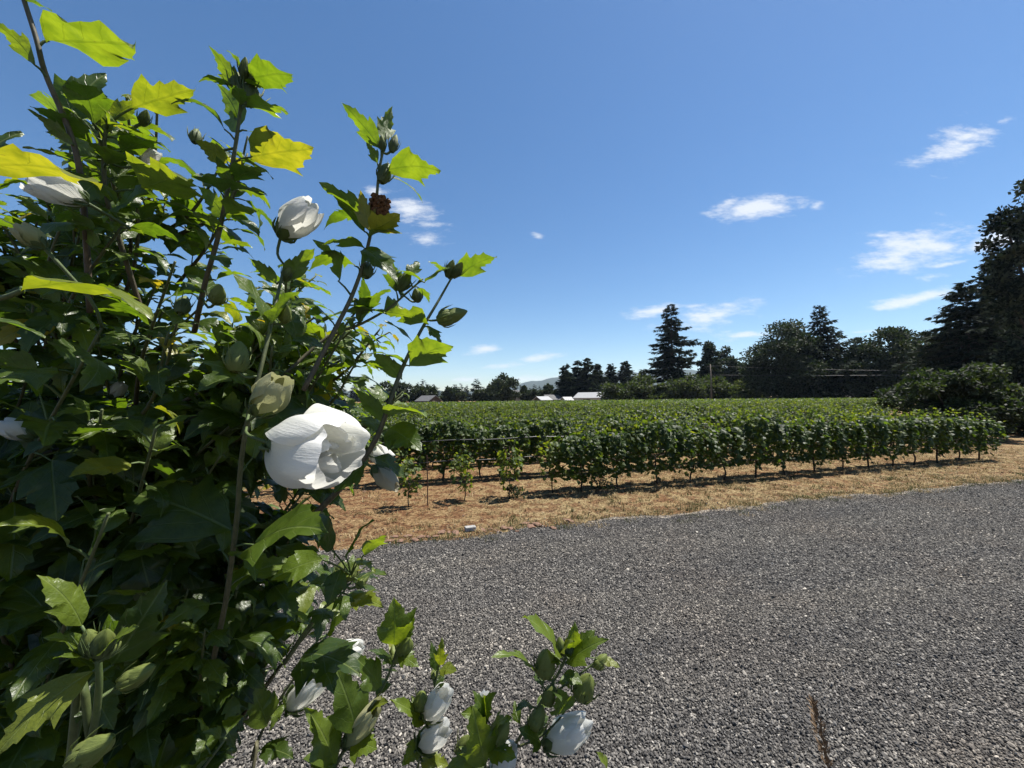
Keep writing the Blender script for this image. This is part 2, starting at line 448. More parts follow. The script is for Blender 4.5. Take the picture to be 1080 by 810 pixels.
def stone_mat():
    mt, t = new_mat('crushed_stone'); a = attr(t); c = t.n('ShaderNodeNewGeometry').outputs['Position']
    col = t.ramp(a, [(0, (.056, .052, .047)), (.32, (.150, .138, .124)), (.58, (.262, .243, .214)), (.80, (.43, .40, .35)), (1, (.82, .76, .66))])
    f = t.noise(c, 140, 3, .6); big = t.noise(c, .7, 4, .6)
    spc = t.n('ShaderNodeSeparateXYZ', i_0=c)
    cross = t.math('SUBTRACT', spc.outputs[1], t.math('MULTIPLY', spc.outputs[0], .27))
    cmb = t.n('ShaderNodeCombineXYZ', i_0=cross, i_1=t.math('MULTIPLY', spc.outputs[0], .10))
    trk = t.n('ShaderNodeMapRange', interpolation_type='SMOOTHSTEP', i_0=t.noise(cmb.outputs[0], 1.1, 3, .55), i_1=.38, i_2=.62).outputs[0]
    col = t.mix(trk, t.mix(1.0, col, (.80, .80, .82), 'MULTIPLY'), t.mix(1.0, col, (1.18, 1.15, 1.1), 'MULTIPLY'))
    col = t.mix(t.math('MULTIPLY', f, .5), col, t.mix(1.0, col, (.5, .5, .5), 'MULTIPLY'))
    br = t.n('ShaderNodeMapRange', interpolation_type='SMOOTHSTEP', i_0=big, i_1=.45, i_2=.7).outputs[0]
    col = t.mix(t.math('MULTIPLY', br, .4), col, t.mix(1.0, col, (1.08, .92, .80), 'MULTIPLY'))
    finish(t, prin(t, col, .75, t.bump(f, .4, .002), .4)); return mt


def grass_mat():
    mt, t = new_mat('dry_grass'); a = attr(t)
    col = t.ramp(a, [(0, (.05, .085, .02)), (.25, (.10, .12, .035)), (.4, (.21, .13, .062)), (.75, (.52, .38, .185)), (1, (.85, .68, .40))])
    s = prin(t, col, .8, None, .2); tr = t.n('ShaderNodeBsdfTranslucent', i_0=col)
    mxs = t.n('ShaderNodeMixShader', i_1=s, i_2=tr.outputs[0]); mxs.inputs[0].default_value = .3
    finish(t, mxs.outputs[0]); return mt


M['ground'] = ground_mat(); M['gravel'] = gravel_mat(); M['stone'] = stone_mat(); M['grass'] = grass_mat()

# ------------------------------------------------------------------ ground


def edge_y(x):                             # far edge of the gravel
    x = np.asarray(x, float)
    return 6.1 + .27 * x - .0032 * np.maximum(x - 3, 0) ** 2 + .07 * np.sin(x * 1.3) + .045 * np.sin(x * 3.7 + 1) + .03 * np.sin(x * 9.1)


def row_y(x, k=0): return 8.2 + .265 * np.asarray(x, float) + 2.07 * k


mb = MB()
rad = [0, 4, 9, 16, 30, 60, 120, 300, 900, 2500, 4200]
seg = 48; V_ = [(0, 0, 0)]
for r in rad[1:]:
    for k in range(seg): V_.append((r * math.cos(2 * math.pi * k / seg), r * math.sin(2 * math.pi * k / seg), 0))
Q = []; T = [(0, 1 + k, 1 + (k + 1) % seg) for k in range(seg)]
for i in range(len(rad) - 2):
    a0 = 1 + i * seg; b0 = a0 + seg
    Q += [(a0 + k, b0 + k, b0 + (k + 1) % seg, a0 + (k + 1) % seg) for k in range(seg)]
mb.add(V_, Q, T)
tag(mb.build('ground', M['ground'], smooth=False), kind='structure')

xs = np.linspace(-14, 24, 400)
mb = MB(); yy = edge_y(xs)
V_ = np.concatenate([np.c_[xs, np.full(400, -6.0), np.full(400, .004)], np.c_[xs, yy, np.full(400, .004)]])
mb.add(V_, [(i, i + 1, 400 + i + 1, 400 + i) for i in range(399)])
tag(mb.build('gravel_drive', M['gravel'], smooth=False), kind='structure')

mb = MB(); xs2 = xs[xs > 1.2]; m_ = len(xs2); yy2 = edge_y(xs2); wd_ = .02 + .13 * np.abs(np.sin(xs2 * 1.9) * np.sin(xs2 * .77 + 1)) + .05 * np.sin(xs2 * 8)
V_ = np.concatenate([np.c_[xs2, yy2 - .06, np.full(m_, .008)], np.c_[xs2, yy2 + np.maximum(wd_, .03), np.full(m_, .008)]])
mb.add(V_, [(i, i + 1, m_ + i + 1, m_ + i) for i in range(m_ - 1)])
M['fines'] = noise_mat('pale_gravel_fines', [(.36, (.10, .08, .06)), (.5, (.24, .2, .155)), (.7, (.46, .41, .34))], 14, .95, .8, .01)
tag(mb.build('gravel_shoulder', M['fines'], smooth=False), kind='structure')

# loose crushed stone
phi = (1 + 5 ** .5) / 2
ico = unit(np.array([(-1, phi, 0), (1, phi, 0), (-1, -phi, 0), (1, -phi, 0), (0, -1, phi), (0, 1, phi), (0, -1, -phi), (0, 1, -phi),
                     (phi, 0, -1), (phi, 0, 1), (-phi, 0, -1), (-phi, 0, 1)]))
icf = np.array([(0, 11, 5), (0, 5, 1), (0, 1, 7), (0, 7, 10), (0, 10, 11), (1, 5, 9), (5, 11, 4), (11, 10, 2), (10, 7, 6), (7, 1, 8),
                (3, 9, 4), (3, 4, 2), (3, 2, 6), (3, 6, 8), (3, 8, 9), (4, 9, 5), (2, 4, 11), (6, 2, 10), (8, 6, 7), (9, 8, 1)])


def stones(mb, pos, size, tint):
    n = len(pos)
    base = ico[None] * (1 + rng.uniform(-.28, .28, (n, 12, 1)))
    sc = np.stack([rng.uniform(.7, 1.35, n), rng.uniform(.55, 1.0, n), rng.uniform(.4, .85, n)], 1)
    base = base * sc[:, None] * (size[:, None, None] * .5)
    th = rng.uniform(0, 2 * np.pi, n); tl = rng.normal(0, .6, n); tm = rng.normal(0, .6, n)
    x, y, z = base[..., 0], base[..., 1], base[..., 2]
    y, z = y * np.cos(tl)[:, None] - z * np.sin(tl)[:, None], y * np.sin(tl)[:, None] + z * np.cos(tl)[:, None]
    x, z = x * np.cos(tm)[:, None] - z * np.sin(tm)[:, None], x * np.sin(tm)[:, None] + z * np.cos(tm)[:, None]
    x, y = x * np.cos(th)[:, None] - y * np.sin(th)[:, None], x * np.sin(th)[:, None] + y * np.cos(th)[:, None]
    V_ = np.stack([x, y, z], -1) + pos[:, None]
    T = icf[None] + (np.arange(n) * 12)[:, None, None]
    mb.add(V_.reshape(-1, 3), T=T.reshape(-1, 3), tint=np.repeat(tint, 12))


def scatter(sp, y0, y1, xl, xr):
    gx, gy = np.meshgrid(np.arange(-12, 22, sp), np.arange(y0, y1, sp))
    p = np.stack([gx.ravel(), gy.ravel()], 1) + rng.uniform(-.5, .5, (gx.size, 2)) * sp
    k = (p[:, 0] > xl(p[:, 1])) & (p[:, 0] < xr(p[:, 1])) & (p[:, 1] < edge_y(p[:, 0]) - .01 + rng.normal(0, .06, len(p)) + np.where(rng.random(len(p)) < .06, rng.exponential(.22, len(p)), 0))
    return p[k]


pp = [scatter(.0150, 1.5, 4.2, lambda y: -1.0 * y - .1, lambda y: 1.5 * y + .8), scatter(.0215, 4.2, 10.2, lambda y: -.8 * y - .2, lambda y: 1.5 * y + .2)]
mb = MB()
p = np.concatenate(pp); n = len(p)
sz = np.clip(rng.lognormal(math.log(.0160), .25, n) * np.where(p[:, 1] > 4.2, 1.12, 1.0) * np.where(rng.random(n) < .02, 1.6, 1), .009, .04)
hh = sz * .18 + rng.uniform(-.003, .006, n) + .004
tn = np.clip(rng.beta(1.5, 2.2, n) + rng.normal(0, .05, n), 0, 1)
stones(mb, np.c_[p, hh], sz, tn)
o = mb.build('gravel', M['stone'], smooth=False)
tag(o, 'loose grey crushed gravel covering the driveway', 'gravel', kind='stuff')
print('stones', n)

# dry grass on the strip between the gravel and the vines
mb = MB()


def blades(mb, base, h, lean, wd, tint):
    n = len(base); th = rng.uniform(0, 2 * np.pi, n)
    d = np.stack([np.cos(th), np.sin(th), np.zeros(n)], 1); s = np.stack([-np.sin(th), np.cos(th), np.zeros(n)], 1)
    up = np.array([0, 0, 1.0])
    m1 = base + d * (lean * .35 * h)[:, None] + up * (h * .62)[:, None] * 1
    tip = base + d * (lean * h)[:, None] + up * (h * (1 - .25 * lean))[:, None]
    V_ = np.stack([base - s * wd[:, None], base + s * wd[:, None], m1 + s * wd[:, None] * .8, m1 - s * wd[:, None] * .8, tip], 1)
    i = np.arange(n)[:, None] * 5
    mb.add(V_.reshape(-1, 3), (i + np.array([[0, 1, 2, 3]])), (i + np.array([[3, 2, 4]])), tint=np.repeat(tint, 5))


nt0 = 10500; n = nt0 * 9
x = np.repeat(rng.uniform(-6, 19, nt0), 9) + rng.normal(0, .035, n); v = np.repeat(rng.beta(1.1, 1.6, nt0) * 6.5, 9) + rng.normal(0, .03, n); v = np.abs(v)
y = edge_y(x) + .03 + v
pn = np.sin(x * 1.9 + 2 * np.sin(y * 1.3)) * np.sin(y * 2.3 + x) + .6 * np.sin(x * 5.1 + y * 3)
keep = np.repeat(rng.random(nt0), 9) < np.clip(.55 + .45 * pn, .12, 1) * np.clip(.35 + x * .22, .3, 1)
x, y, v, pn = x[keep], y[keep], v[keep], pn[keep]; n = len(x)
gp = np.sin(x * 2.7 + 1.2) * np.sin(y * 4.1 + x * .7) + .5 * np.sin(x * 6.3 + 2)
green = (np.repeat(rng.random(nt0), 9)[keep] < np.clip((gp - .25) * 1.1, 0, .8) * np.where(v < 1.1, 1, .3))
tt = np.where(green, rng.uniform(0, .3, n), np.clip(np.repeat(rng.normal(.70, .16, nt0), 9)[keep] + np.clip((x - 3) * .012, -.1, .1) + rng.normal(0, .09, n), .36, 1))
hh = rng.uniform(.025, .075, n) * np.where(green, 1.15, 1) * np.repeat(rng.uniform(.5, 1.5, nt0), 9)[keep]
blades(mb, np.c_[x, y, np.full(n, -.002)], hh, rng.uniform(.3, 1.6, n), rng.uniform(.003, .008, n), tt)
tag(mb.build('dry_grass', M['grass'], smooth=False), 'short sun-bleached grass between gravel and vine rows', 'grass', kind='stuff')

# weeds creeping in at the gravel edge
mb = MB()
for j_ in range(330):
    cx = rng.uniform(-2, 14); cy = float(edge_y(cx)) + rng.normal(.12, .17) + (rng.exponential(.5) if j_ % 3 == 0 else 0)
    k = rng.integers(14, 40)
    bp = np.c_[cx + rng.normal(0, .09, k), cy + rng.normal(0, .06, k), np.full(k, 0)]
    blades(mb, bp, rng.uniform(.03, .085, k), rng.uniform(.3, 1.3, k), rng.uniform(.002, .005, k), rng.uniform(.02, .34, k) if j_ % 5 < 3 else rng.uniform(.5, .95, k))
tag(mb.build('edge_weeds', M['grass'], smooth=False), 'low green weeds sprouting along the gravel edge', 'weeds', kind='stuff')

# dirt clods under and between the rows
mb = MB(); n = 9000
x = rng.uniform(-6, 19, n); v = rng.uniform(0, 6, n); y = edge_y(x) + .02 + v
sz = np.clip(rng.lognormal(math.log(.018), .5, n), .008, .07)
stones(mb, np.c_[x, y, sz * .1], sz, rng.random(n))
M['clod'] = noise_mat('dirt_clod', [(.3, (.13, .075, .045)), (.7, (.34, .215, .13))], 30, .95, .5, .004)
tag(mb.build('dirt_clods', M['clod'], smooth=False), 'small reddish dirt clods scattered between the vines', 'soil', kind='stuff')

# rocks at the edge of the gravel, left part
rock_proto = []
for k in range(5):
    mb = MB()
    a = ico * (1 + rng.uniform(-.25, .25, (12, 1))) * np.array([1, .7, .45])
    f2 = []; vv = list(a)
    cache = {}
    def midp(i, j):
        key = (min(i, j), max(i, j))
        if key not in cache:
            cache[key] = len(vv); vv.append((a[i] + a[j]) / 2 * (1.06 + rng.uniform(-.1, .08)))
        return cache[key]
    for (i, j, l) in icf:
        p1, p2, p3 = midp(i, j), midp(j, l), midp(l, i)
        f2 += [(i, p1, p3), (j, p2, p1), (l, p3, p2), (p1, p2, p3)]
    mb.add(np.array(vv) * .5, T=f2)
    rock_proto.append(mb.mesh('rock', M['rock'], smooth=False))
k = 0
for px in np.concatenate([np.linspace(394, 560, 24), np.linspace(566, 600, 3)]):
    py = 574 - (px - 394) * .098 + rng.normal(0, 2.2) - 2
    if abs(px - 496) < 11: continue
    g = G(px, py)
    o = bpy.data.objects.new('rock', rock_proto[k % 5]); COL.objects.link(o); k += 1
    s = rng.uniform(.08, .2); o.scale = (s * rng.uniform(1, 1.6), s, s * .75); o.location = (g[0], g[1], .012); o.rotation_euler = (0, 0, rng.uniform(0, 6.3))
    tag(o, 'small reddish brown rock lying along the gravel edge', 'rock', 'rocks along the gravel edge')
g = G(496, 560)
mb = MB(); box(mb, (-.085, -.05, 0), (.085, .05, .075))
o = mb.build('stone_block', M['paleblock'], smooth=False); o.location = (g[0], g[1], 0.0); o.rotation_euler = (0, 0, .35)
bv = o.modifiers.new('bevel', 'BEVEL'); bv.width = .012; bv.segments = 2
tag(o, 'pale squarish stone block among the reddish rocks', 'stone block')

# ------------------------------------------------------------------ vineyard
LEAF5 = np.array([(0, 0), (.42, .12), (.52, .48), (.30, .62), (0, 1.0), (-.30, .62), (-.52, .48), (-.42, .12), (0, .5)])
LEAF5F = [(0, 1, 2, 8), (8, 2, 3, 4), (8, 4, 5, 6), (0, 8, 6, 7)]


def leaf_cards(mb, pos, axis, nrm, size, tint, fold=.25):
    """lobed leaves with a fold along the midrib"""
    n = len(pos); a = unit(axis); nn = unit(nrm - a * np.sum(a * nrm, 1, keepdims=True)); s = np.cross(a, nn)
    L = LEAF5; z = -np.abs(L[:, 0]) * fold - .25 * (L[:, 1] - .3) ** 2
    V_ = pos[:, None] + size[:, None, None] * (s[:, None] * L[None, :, 0, None] + a[:, None] * L[None, :, 1, None] + nn[:, None] * z[None, :, None])
    i = np.arange(n)[:, None, None] * 9
    mb.add(V_.reshape(-1, 3), (i + np.array(LEAF5F)[None]).reshape(-1, 4), tint=np.repeat(tint, 9),
           uv=np.tile(np.c_[L[:, 1], L[:, 0]], (n, 1)))


def quad_cards(mb, pos, axis, nrm, ln, wd, tint):
    """pointed rhombic leaf or needle sprays"""
    n = len(pos); a = unit(axis); nn = unit(nrm - a * np.sum(a * nrm, 1, keepdims=True)); s = np.cross(a, nn)
    L = np.array([(0, 0), (.5, .45), (0, 1.0), (-.5, .45)])
    V_ = pos[:, None] + s[:, None] * (wd[:, None] * L[None, :, 0])[..., None] + a[:, None] * (ln[:, None] * L[None, :, 1])[..., None]
    i = np.arange(n)[:, None] * 4
    mb.add(V_.reshape(-1, 3), i + np.array([[0, 1, 2, 3]]), tint=np.repeat(tint, 4))


def rand_dirs(n, zb=0.0):
    d = rng.normal(0, 1, (n, 3)); d[:, 2] += zb; return unit(d)


def vine_leaves(n, hgt=1.45, bot=.42, half=.53, thick=.24, young=False):
    # points biased to the outside of a hedge-like curtain, with shoots sticking out of the top
    x = rng.uniform(-half, half, n)
    lump = 1 - .55 * (np.abs(x) / half) ** 3 + .28 * np.sin(x * 9 + rng.uniform(0, 6)) + .15 * np.sin(x * 21 + rng.uniform(0, 6))
    z = bot + (hgt - bot) * rng.beta(1.35, 1.05, n) * (1 - .06 * np.abs(np.sin(x * 6)))
    z = z - .22 * (1 - np.abs(x) / half) * (z < bot + .35) * rng.random(n) - .16 * (np.abs(x) / half) ** 4 * (z > hgt - .3)
    prof = .55 + .6 * np.sin(np.clip((z - bot) / (hgt - bot), 0, 1) * np.pi * .9)
    sgn = rng.choice([-1, 1], n)
    y = sgn * thick * prof * lump * (1 - .75 * rng.random(n) ** 2.2)
    pos = np.stack([x, y, z], 1)
    outd = np.stack([rng.normal(0, .5, n), np.sign(y) * rng.uniform(.2, 1, n), rng.uniform(-1.0, .1, n)], 1)
    nrm = np.stack([rng.normal(0, .45, n), np.sign(y) * rng.uniform(.0, 1.0, n), rng.uniform(.25, 1.0, n)], 1)
    return pos, outd, nrm


def make_vine(seed, n=620, hgt=1.45, bot=.42, half=.56, young=False, lsize=(.085, .135), shoots=13):
    mbf = MB(); mbt = MB()
    pos, ax, nr = vine_leaves(n, hgt, bot, half, .17 if young else .30)
    tint = np.clip(rng.normal(.45, .2, n) + (.25 if young else 0), 0, 1)
    leaf_cards(mbf, pos, ax, nr, rng.uniform(*lsize, n), tint)
    for _ in range(shoots):                                   # upright shoots
        x0 = rng.uniform(-half, half); y0 = rng.normal(0, .1); k = rng.integers(4, 8)
        top = hgt + rng.uniform(.04, .22); pts = catmull([(x0, y0, hgt - .3), (x0 + rng.normal(0, .05), y0 + rng.normal(0, .05), (hgt + top) / 2 - .05), (x0 + rng.normal(0, .1), y0 + rng.normal(0, .1), top)], k)
        tube(mbf, pts, .003, 3, .5)
        leaf_cards(mbf, pts + rng.normal(0, .02, (k, 3)), rand_dirs(k, -.2), rand_dirs(k, 1.0), np.linspace(.1, .05, k), np.clip(rng.normal(.75, .15, k), 0, 1))
    h0 = .62 if not young else .5
    sway = rng.normal(0, .03, 4)
    tr = catmull([(sway[0], 0, -.03), (sway[1], sway[2], .2), (sway[2] * 1.3, sway[3], .42), (sway[3] * .6, 0, h0)], 9)
    tube(mbt, tr, np.linspace(.022, .015, 9) * (.55 if young else 1) * rng.uniform(.85, 1.2), 7)
    for s in (-1, 1):
        tube(mbt, catmull([tr[-1], (s * .18, rng.normal(0, .02), h0 + .08), (s * half, 0, h0 + .1)], 6), np.linspace(.016, .009, 6) * (.5 if young else 1), 5)
    for _ in range(10 if not young else 4):                   # canes
        x0 = rng.uniform(-half, half)
        tube(mbt, catmull([(x0, 0, h0 + .08), (x0 + rng.normal(0, .06), rng.normal(0, .05), (h0 + hgt) / 2), (x0 + rng.normal(0, .1), rng.normal(0, .08), hgt)], 5), .004, 3)
    return mbt.mesh('trunk', M['vinebark']), mbf.mesh('foliage', M['vine'], smooth=False)


PROTO = [make_vine(i, hgt=1.39 + .05 * (i % 3), bot=.33 + .05 * (i % 4), n=[640, 560, 700, 600, 480, 660, 620][i]) for i in range(7)]
YOUNG = [make_vine(i, n=150, hgt=1.02, bot=.34, half=.24, young=True, lsize=(.07, .11), shoots=4) for i in range(3)]
ANG = math.atan(.265); E = np.array([math.cos(ANG), math.sin(ANG)])


def x_end(y):
    if y < 15.2: return 14.9
    if y < 19.3: return 15.6
    return 1.12 * y - 4.4


def place_vine(proto, loc, rz, sc, label, group):
    o = empty('grapevine', loc, rz); o.scale = sc if not np.isscalar(sc) else (sc,) * 3
    for nm, me in zip(('trunk', 'foliage'), proto):
        c = bpy.data.objects.new(nm, me); COL.objects.link(c); c.parent = o
    tag(o, label, 'grapevine', group)
    return o


ORD = ['first', 'second', 'third', 'fourth', 'fifth', 'sixth', 'seventh', 'eighth', 'ninth', 'tenth', 'eleventh', 'twelfth', 'thirteenth', 'fourteenth',
       'fifteenth', 'sixteenth', 'seventeenth', 'eighteenth', 'nineteenth', 'twentieth']
# front row: full vines from the right end to about px 600, young vines further left
front = []
x = 14.55
while x > 1.25:
    front.append(x); x -= .93 + rng.uniform(-.06, .06)
for i, x in enumerate(front):
    lab = ('leafy grapevine closing the right-hand end of the front row' if i == 0 else
           'last full grapevine of the front row, beside the young vines' if i == len(front) - 1 else
           'leafy front-row grapevine, %s from the right-hand end' % ORD[i])
    place_vine(PROTO[i % 7], (x, float(row_y(x)), 0), ANG + (math.pi if rng.random() < .5 else 0), (1, 1, rng.uniform(.92, 1.1)), lab, 'grapevines of the front row')
for i, (px, py, sc, lab) in enumerate([(431, 535, .95, 'young thin grapevine half hidden beside the hibiscus bush'),
                                       (489, 528.5, .95, 'young bright grapevine left of the weed clump in the front row'),
                                       (537, 526, 1.05, 'young bright grapevine standing over the dark weed clump'),
                                       (583, 520, 1.15, 'young grapevine nearest to the full front-row vines')]):
    g = G(px, py); place_vine(YOUNG[i % 3], (g[0], g[1], 0), ANG + i * 2.1, sc, lab, 'young grapevines in the front row')
# other rows: individuals for those that show largest, the rest as one mass
cand = []
for k in range(1, 32):
    xx = -1.7 * (8.2 + 2.07 * k); j = 0
    while True:
        xx += .93 + rng.uniform(-.05, .05); yv = float(row_y(xx, k))
        if yv < 3: continue
        if xx > x_end(yv): break
        if yv > 74 or xx < -1.7 * yv: continue
        cand.append((k, xx, yv))
cand = np.array(cand)
cx_, cy_, cd_ = project(np.c_[cand[:, 1:3], np.full(len(cand), 1.2)])
vis = (cx_ > 395) & (cx_ < 1090)
order = np.argsort(np.where(vis, cd_, 1e6))
NI = 296 - len(front) - 4
ind = np.zeros(len(cand), bool); ind[order[:NI]] = True
for i in np.where(ind)[0]:
    k, x, y = cand[i]; k = int(k)
    place_vine(PROTO[rng.integers(0, 7)], (x, y, 0), ANG + (math.pi if rng.random() < .5 else 0), (1, 1, rng.uniform(.88, 1.1)),
               'leafy grapevine in the %s row back from the gravel' % ORD[min(k, 19)], 'grapevines in the rows behind the front row')
rest = cand[~ind]
mb = MB()
for lo_, hi_, nl, ls in ((0, 30, 110, .15), (30, 50, 60, .19), (50, 200, 34, .25)):
    s = rest[(rest[:, 2] >= lo_) & (rest[:, 2] < hi_)]
    if not len(s): continue
    nt_ = len(s) * nl
    pos, ax, nr = vine_leaves(nt_, 1.42, .4)
    hi2 = rng.random(nt_) < .55
    pos[:, 2] = np.where(hi2, 1.42 - .35 * rng.random(nt_) ** 2 + .1 * (rng.random(nt_) < .1), pos[:, 2])
    q = pos.copy()
    q[:, 0] = pos[:, 0] * E[0] - pos[:, 1] * E[1] + np.repeat(s[:, 1], nl)
    q[:, 1] = pos[:, 0] * E[1] + pos[:, 1] * E[0] + np.repeat(s[:, 2], nl)
    quad_cards(mb, q, ax, nr, rng.uniform(.8, 1.3, nt_) * ls, rng.uniform(.8, 1.2, nt_) * ls, np.clip(rng.normal(.48, .2, nt_), 0, 1))
tag(mb.build('vineyard_rows', M['vine'], smooth=False), 'far rows of the vineyard merging into one green mass', 'vineyard', kind='stuff')
print('vines', NI, 'rest', len(rest))

# weed clumps in the front row


def clump(px, py, n, spread, hgt, label):
    g = G(px, py); mb = MB()
    pos = np.c_[rng.normal(0, spread, n), rng.normal(0, spread * .7, n), rng.uniform(.01, hgt, n)]
    leaf_cards(mb, pos, np.c_[pos[:, :2] * 3, np.full(n, .15)] + rng.normal(0, .2, (n, 3)), rand_dirs(n, 1.2), rng.uniform(.03, .06, n), rng.uniform(0, .5, n))
    for _ in range(9):
        tube(mb, catmull([(0, 0, -.01), (rng.normal(0, spread * .4), rng.normal(0, spread * .4), hgt * .5), (rng.normal(0, spread), rng.normal(0, spread), hgt)], 4), .003, 3, .3)
    o = mb.build('weed_clump', M['shrub'], smooth=False); o.location = (g[0], g[1], 0); tag(o, label, 'weed')


clump(544, 525, 160, .11, .22, 'dark green weed clump under the young vines')
clump(634, 516, 260, .13, .42, 'bushy dark weed at the foot of the front row')
clump(866, 488, 120, .2, .16, 'flat weed patch under the right part of the front row')

# stake, drip lines
g = G(451, 533)
mb = MB(); tube(mb, [(0, 0, -.05), (.0, 0, .5), (-.012, 0, .98)], .011, 6)
box(mb, (-.02, -.004, .9), (.02, .004, .93))
o = mb.build('vine_stake', M['rust'], smooth=False); o.location = (g[0], g[1], 0); tag(o, 'thin rusty steel stake beside the young vines', 'stake')
for zz, lab in ((.56, 'black drip hose strung low in front of the dark second row'), (1.06, 'upper trellis wire tube stretched along the second row')):
    mb = MB(); pts = []
    for x in np.linspace(-9, 14.5, 60):
        pts.append((x, float(row_y(x, 1)) - .44, zz + .012 * math.sin(x * 3.2)))
    tube(mb, pts, .0125, 6)
    tag(mb.build('drip_hose', M['hose']), lab, 'hose')

# ------------------------------------------------------------------ trees


def tree_thing(name, loc, mbt, mbf, tm, fm, label, cat, group=None):
    o = empty(name, loc)
    mbt.build('trunk', M[tm], o); mbf.build('crown', M[fm], o, smooth=False)
    return tag(o, label, cat, group)


def broadleaf(hgt, rx, nblob=40, nleaf=9000, lsize=.3, base=.12, ry=None, top=1.0, droop=.0, clump=(.16, .30), tint=(.45, .22), trunk_r=None, gaps=.0):
    """crown of leaf clumps at branch ends within an egg-shaped envelope"""
    ry = ry or rx; mbt = MB(); mbf = MB()
    tr = trunk_r or hgt * .022
    zc = hgt * (base + (1 - base) * .48); hz = hgt * (1 - base) * .52
    fork = np.array([0, 0, hgt * (base + .12)])
    tp = catmull([(0, 0, -.1), (rng.normal(0, .02) * hgt * .2, 0, hgt * .15), fork, (rng.normal(0, .05) * rx, 0, hgt * .7)], 12)
    tube(mbt, tp, np.linspace(tr, tr * .35, 12), 8)
    C_ = []
    while len(C_) < nblob:
        d = rng.normal(0, 1, 3); d /= np.linalg.norm(d); rr = rng.random() ** .45
        c = np.array([d[0] * rx * rr, d[1] * ry * rr, zc + d[2] * hz * rr])
        if c[2] < hgt * base: continue
        wd = 1.0 if c[2] < zc else 1 - .35 * ((c[2] - zc) / hz) ** 2 * top
        c[:2] *= wd; C_.append(c)
    C_ = np.array(C_)
    br = rng.uniform(*clump, nblob) * min(rx, hz) * 1.15
    for c in C_[: min(nblob, 34)]:
        mid = (fork + c) / 2 + np.array([0, 0, .08 * hgt * rng.uniform(-.3, .6)])
        tube(mbt, catmull([fork * [1, 1, rng.uniform(.8, 1.4)], mid, c], 7), np.linspace(tr * .42, tr * .07, 7), 5)
    wts = br ** 2; wts /= wts.sum()
    idx = rng.choice(nblob, nleaf, p=wts)
    d = rand_dirs(nleaf, .25); rr = rng.random(nleaf) ** .5
    pos = C_[idx] + d * (br[idx] * rr * (1 + rng.normal(0, .16, nleaf)))[:, None] * np.array([1.15, 1.15, .8])
    ct = rng.normal(0, .16, nblob)[idx]
    ax = d + rng.normal(0, .7, (nleaf, 3)) + np.array([0, 0, -droop])
    sz = rng.uniform(.65, 1.35, nleaf) * lsize
    ok = pos[:, 2] > .05
    quad_cards(mbf, pos[ok], ax[ok], (d + rng.normal(0, .6, (nleaf, 3)) + [0, 0, .5])[ok], sz[ok], sz[ok] * .62, np.clip(rng.normal(tint[0], tint[1], nleaf) + ct, 0, 1)[ok])
    return mbt, mbf


def conifer(hgt, rad_, nlev=26, per=6, twigs=26, droop=.25, irregular=.3, base=.06, tw=(.55, .2), power=.85, gap=0.0, lean=0.0, up=.12):
    mbt = MB(); mbf = MB()
    tube(mbt, [(lean * z * z / hgt, 0, z) for z in np.linspace(-.2, hgt * .985, 12)], np.linspace(hgt * .016 + .05, .02, 12), 7)
    P_, A_, N_, S_ = [], [], [], []
    for i in range(nlev):
        f = i / (nlev - 1); z0 = hgt * (base + (1 - base) * (1 - (1 - f) ** 1.05) * .985)
        R = rad_ * (1 - f) ** power + .03 * rad_
        if f < .12: R *= .75 + 2 * f
        for k in range(per):
            if rng.random() < gap: continue
            th = rng.uniform(0, 2 * np.pi); L = R * (1 + rng.normal(0, irregular)); L = max(L, .08 * rad_)
            z = z0 + rng.normal(0, .35 * hgt / nlev)
            dr = np.array([math.cos(th), math.sin(th), 0]); sd_ = np.array([-dr[1], dr[0], 0])
            s = np.linspace(0, 1, 5)
            zz = z - droop * L * s + up * L * s ** 3 + (.35 * L * s if f > .86 else 0)
            pts = dr * (L * s)[:, None] + np.c_[lean * zz * zz / hgt, np.zeros(5), zz]
            if L > .25 * rad_: tube(mbt, pts, np.linspace(.012 * L + .012, .006, 5), 3, cap=False)
            nt_ = max(4, int(twigs * (L / rad_) ** .8))
            t = rng.uniform(.08, 1.0, nt_)
            c = np.stack([np.interp(t, s, pts[:, q]) for q in range(3)], 1)
            side = rng.choice([-1, 1], nt_); wdt = .30 * L * (1.05 - t)
            c = c + sd_ * (side * wdt * rng.random(nt_))[:, None] + np.c_[np.zeros((nt_, 2)), -rng.random(nt_) * .06 * L]
            P_.append(c)
            A_.append(dr * rng.uniform(.3, 1, nt_)[:, None] + sd_ * (side * rng.uniform(.2, .9, nt_))[:, None] + np.c_[np.zeros((nt_, 2)), rng.uniform(-.75, .12, nt_)])
            N_.append(np.c_[rng.normal(0, .5, (nt_, 2)), np.ones(nt_)])
            S_.append(rng.uniform(.6, 1.3, nt_) * (.55 + .45 * (1 - f)))
    pos = np.concatenate(P_); n = len(pos); S_ = np.concatenate(S_)
    quad_cards(mbf, pos, np.concatenate(A_), np.concatenate(N_), S_ * tw[0], S_ * tw[1], np.clip(rng.normal(.45, .25, n), 0, 1))
    return mbt, mbf


def at_ground(px, depth):
    q = P(px, 420, depth); return (q[0], q[1], 0)


def hgt_of(py_top, px, depth):
    return P(px, py_top, depth)[2]


# tall lone fir
D = 92; h = hgt_of(319, 709, D)
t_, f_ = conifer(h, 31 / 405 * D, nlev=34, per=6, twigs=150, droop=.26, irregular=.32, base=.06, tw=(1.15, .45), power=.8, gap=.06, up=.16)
tree_thing('fir_tree', at_ground(710, D), t_, f_, 'bark', 'needle', 'tall lone fir with drooping ragged branches behind the hedge', 'fir tree')
